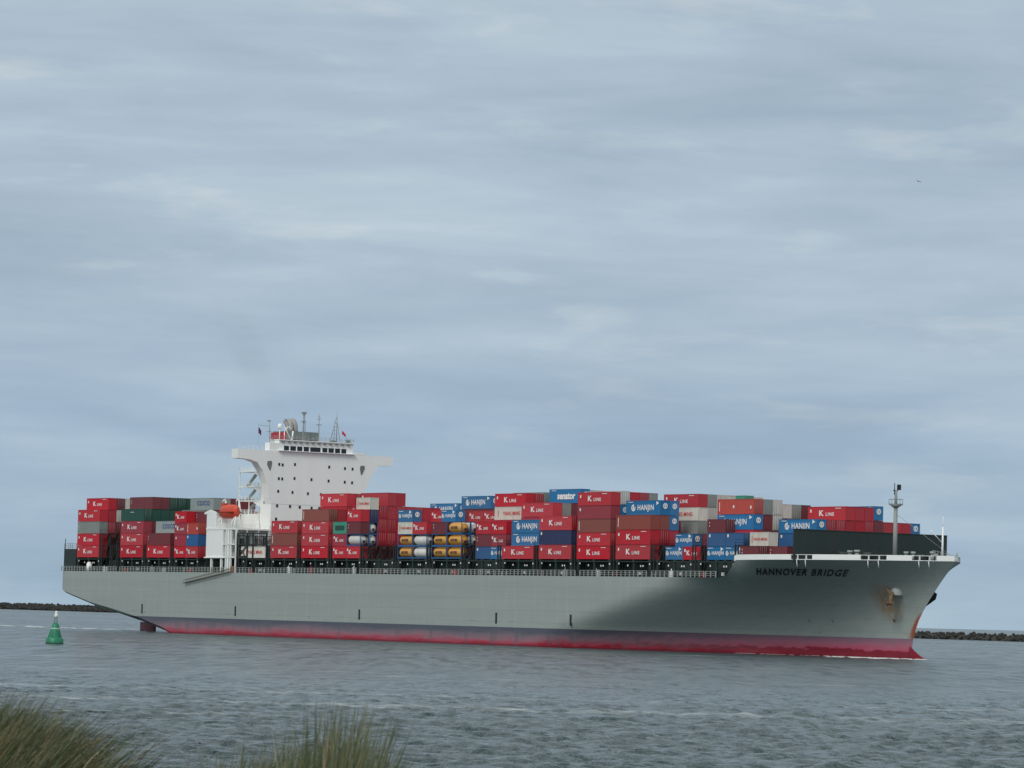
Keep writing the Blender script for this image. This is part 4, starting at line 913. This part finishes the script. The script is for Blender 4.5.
# ------------------------------------------------------------------ green buoy
gb = mat('buoy_green', (.008, .21, .11), .45, grime=.3, grime_col=(.03, .10, .05), scale=2, stretch=(1, 1, 1)); gbd = mat('buoy_waterline', (.02, .05, .035), .7)
by = bpy.data.objects.new('navigation_buoy', None); C.objects.link(by); by.location = (-73.4, 608, 0); by.rotation_euler = (0, R(1.5), .3)
tag(by, 'green conical channel buoy with a white lantern afloat at the left', 'buoy')
MB().lathe([(.01, -.6), (1.35, -.6), (1.45, -.2), (1.42, .9), (1.25, 1.05), (.01, 1.06)], n=28).build('float', gb, by)
MB().lathe([(1.40, -.55), (1.475, -.2), (1.475, .18), (1.46, .20)], n=28).build('waterline_band', gbd, by)
b = MB()
for k in range(6):
    a = k * math.pi / 3; b.tube((1.12 * math.cos(a), 1.12 * math.sin(a), 1.0), (.42 * math.cos(a), .42 * math.sin(a), 3.3), .07, 6)
for z, r_ in ((1.7, .93), (2.4, .70)):
    for k in range(12):
        a, a2 = k * math.pi / 6, (k + 1) * math.pi / 6; b.tube((r_ * math.cos(a), r_ * math.sin(a), z), (r_ * math.cos(a2), r_ * math.sin(a2), z), .05, 5)
b.build('tower_lattice', gb, by)
MB().lathe([(1.08, 1.06), (1.0, 1.5), (.80, 2.1), (.62, 2.9), (.50, 3.3), (.01, 3.5)], n=20).build('daymark', gb, by)
MB().lathe([(.72, 2.62), (.77, 2.42)], n=20).build('number_band', mat('buoy_pale_band', (.35, .55, .45), .6), by)
b = MB()
for k in range(4):
    a = k * math.pi / 2 + .4; b.tube((.32 * math.cos(a), .32 * math.sin(a), 3.35), (.2 * math.cos(a), .2 * math.sin(a), 4.3), .035, 5)
b.build('lantern_stand', mat('buoy_stand_grey', (.12, .15, .14), .6), by)
lt_ = MB().lathe([(.01, 4.3), (.3, 4.3), (.3, 4.75), (.22, 4.85), (.16, 5.2), (.14, 5.35), (.01, 5.4)], n=14).build('lantern', W, by)
MB().lathe([(.17, 4.9), (.17, 5.15)], n=14).build('lens', M['glass_dark'], lt_)
b = MB()
for k in range(3):
    a = k * 2.09; b.tube((.25 * math.cos(a), .25 * math.sin(a), 4.8), (.30 * math.cos(a), .30 * math.sin(a), 5.35), .02, 4)
b.build('bird_spike', W, lt_)

# ------------------------------------------------------------------ distant seabird
b = MB(); sc = .55
b.lathe([(.01, -.45), (.07, -.35), (.11, -.05), (.09, .2), (.06, .38), (.05, .45), (.01, .56)], n=10, axis='x')
for s in (-1, 1):
    o = len(b.v); pts = [(.18, .05, .05), (-.14, .05, .05), (.20, .45, .22), (-.10, .45, .20), (.05, .85, .16), (-.12, .85, .12), (-.12, 1.15, .02)]
    for x, y, z in pts: b.v.append((x, s * y, z)); b.v.append((x, s * y, z - .03))
    for a0, a1, a2, a3 in ((0, 2, 3, 1), (2, 4, 5, 3)):
        b.face((o + 2 * a0, o + 2 * a1, o + 2 * a2, o + 2 * a3)); b.face((o + 2 * a0 + 1, o + 2 * a1 + 1, o + 2 * a2 + 1, o + 2 * a3 + 1))
    b.face((o + 8, o + 12, o + 10)); b.face((o + 9, o + 13, o + 11))
b.prism([(-.40, -.05), (-.62, -.12), (-.62, .12), (-.40, .05)], 2, -.02, .02)
bird = b.build('seabird', mat('gull_grey', (.14, .15, .16), .8)); bird.rotation_euler = (R(-12), R(5), R(-60)); bird.scale = (1, 1, 1)
d_ = 1150; bird.location = (d_ * (915.5 - 512) / FPX, d_, EYE + d_ * .1202); tag(bird, 'tiny dark seabird gliding high in the grey sky at right', 'bird')

# ------------------------------------------------------------------ foam at bow and stern
fmat = bpy.data.materials.new('foam'); fmat.use_nodes = True; t = fmat.node_tree; n = t.nodes; l = t.links; pb = n['Principled BSDF']; pb.inputs['Base Color'].default_value = (.75, .78, .77, 1); pb.inputs['Roughness'].default_value = .8
def foam(name, label, pts):
    b = MB(); rf = random.Random(len(pts))
    for (x, y, lx, ly, ang) in pts:
        o = len(b.v); k = 12; b.v.append((x, y, .15 if x > 300 else .09))
        for i in range(k):
            a = 2 * math.pi * i / k; rr_ = rf.uniform(.55, 1.1); dx = lx * rr_ * math.cos(a); dy = ly * rr_ * math.sin(a); b.v.append((x + dx * math.cos(ang) - dy * math.sin(ang), y + dx * math.sin(ang) + dy * math.cos(ang), .035))
        for i in range(k): b.face((o, o + 1 + i, o + 1 + (i + 1) % k), 0, True)
    o = b.build(name, fmat); o.matrix_world = SM; o['kind'] = 'stuff'; tag(o, label, 'foam'); return o
rf = random.Random(9); pts = []
for k in range(130):
    u = rf.uniform(278, 327); pts.append((u, -half(min(u, 322), 0) - rf.uniform(.0, 1.0) - (u > 305) * rf.uniform(0, .8), rf.uniform(.3, 1.5), rf.uniform(.12, .35), -.25))
for k in range(34): pts.append((rf.uniform(312, 331), -rf.uniform(1.5, 16), rf.uniform(.5, 1.8), rf.uniform(.2, .7), rf.uniform(.3, .8)))
foam('bow_foam', 'thin broken white foam along the waterline near the bow', pts)
pts = []
for k in range(60):
    pts.append((rf.uniform(-120, 15), rf.gauss(-2, 6), rf.uniform(1, 5), rf.uniform(.3, 1.2), rf.uniform(-.2, .2)))
foam('wake_foam', 'faint white wake foam trailing behind the red rudder', pts)

# ------------------------------------------------------------------ thin exhaust smoke drifting from the funnel
sm_ = bpy.data.materials.new('smoke'); sm_.use_nodes = True; t = sm_.node_tree; n = t.nodes; l = t.links; n.remove(n['Principled BSDF'])
pv = nn(n, 'ShaderNodeVolumePrincipled'); pv.inputs['Color'].default_value = (.25, .23, .20, 1); l.new(pv.outputs[0], n['Material Output'].inputs['Volume'])
tcs = nn(n, 'ShaderNodeTexCoord'); ns = nn(n, 'ShaderNodeTexNoise'); ns.inputs['Scale'].default_value = .09; ns.inputs['Detail'].default_value = 3; l.new(tcs.outputs['Object'], ns.inputs['Vector'])
mrs = nn(n, 'ShaderNodeMapRange'); mrs.inputs['From Min'].default_value = .2; mrs.inputs['From Max'].default_value = .7; mrs.inputs['To Min'].default_value = 0; mrs.inputs['To Max'].default_value = .0075; l.new(ns.outputs[0], mrs.inputs['Value']); l.new(mrs.outputs[0], pv.inputs['Density'])
f0 = SM @ Vector((82.5, -3, 55)); path_ = [f0, f0 + Vector((-3.5, 3, 5)), f0 + Vector((-7.5, 6, 11)), f0 + Vector((-11, 9, 17)), f0 + Vector((-15, 12, 24)), f0 + Vector((-21, 15, 31))]
rad = [.8, 2.2, 3.4, 4.6, 5.0, 1.0]; b = MB()
for i, (p, r_) in enumerate(zip(path_, rad)):
    d = (path_[min(i + 1, 5)] - path_[max(i - 1, 0)]).normalized(); x = d.orthogonal().normalized(); y = d.cross(x)
    for k in range(16): a = k * math.pi / 8; b.v.append(tuple(p + x * r_ * math.cos(a) + y * r_ * math.sin(a)))
for i in range(5):
    for k in range(16): b.face((i * 16 + k, i * 16 + (k + 1) % 16, (i + 1) * 16 + (k + 1) % 16, (i + 1) * 16 + k), 0, True)
b.face(tuple(range(16))[::-1]); b.face(tuple(80 + k for k in range(16)))
so_ = b.build('smoke', sm_); so_['kind'] = 'stuff'; tag(so_, 'faint brownish exhaust smoke drifting left above the ship funnel', 'smoke')
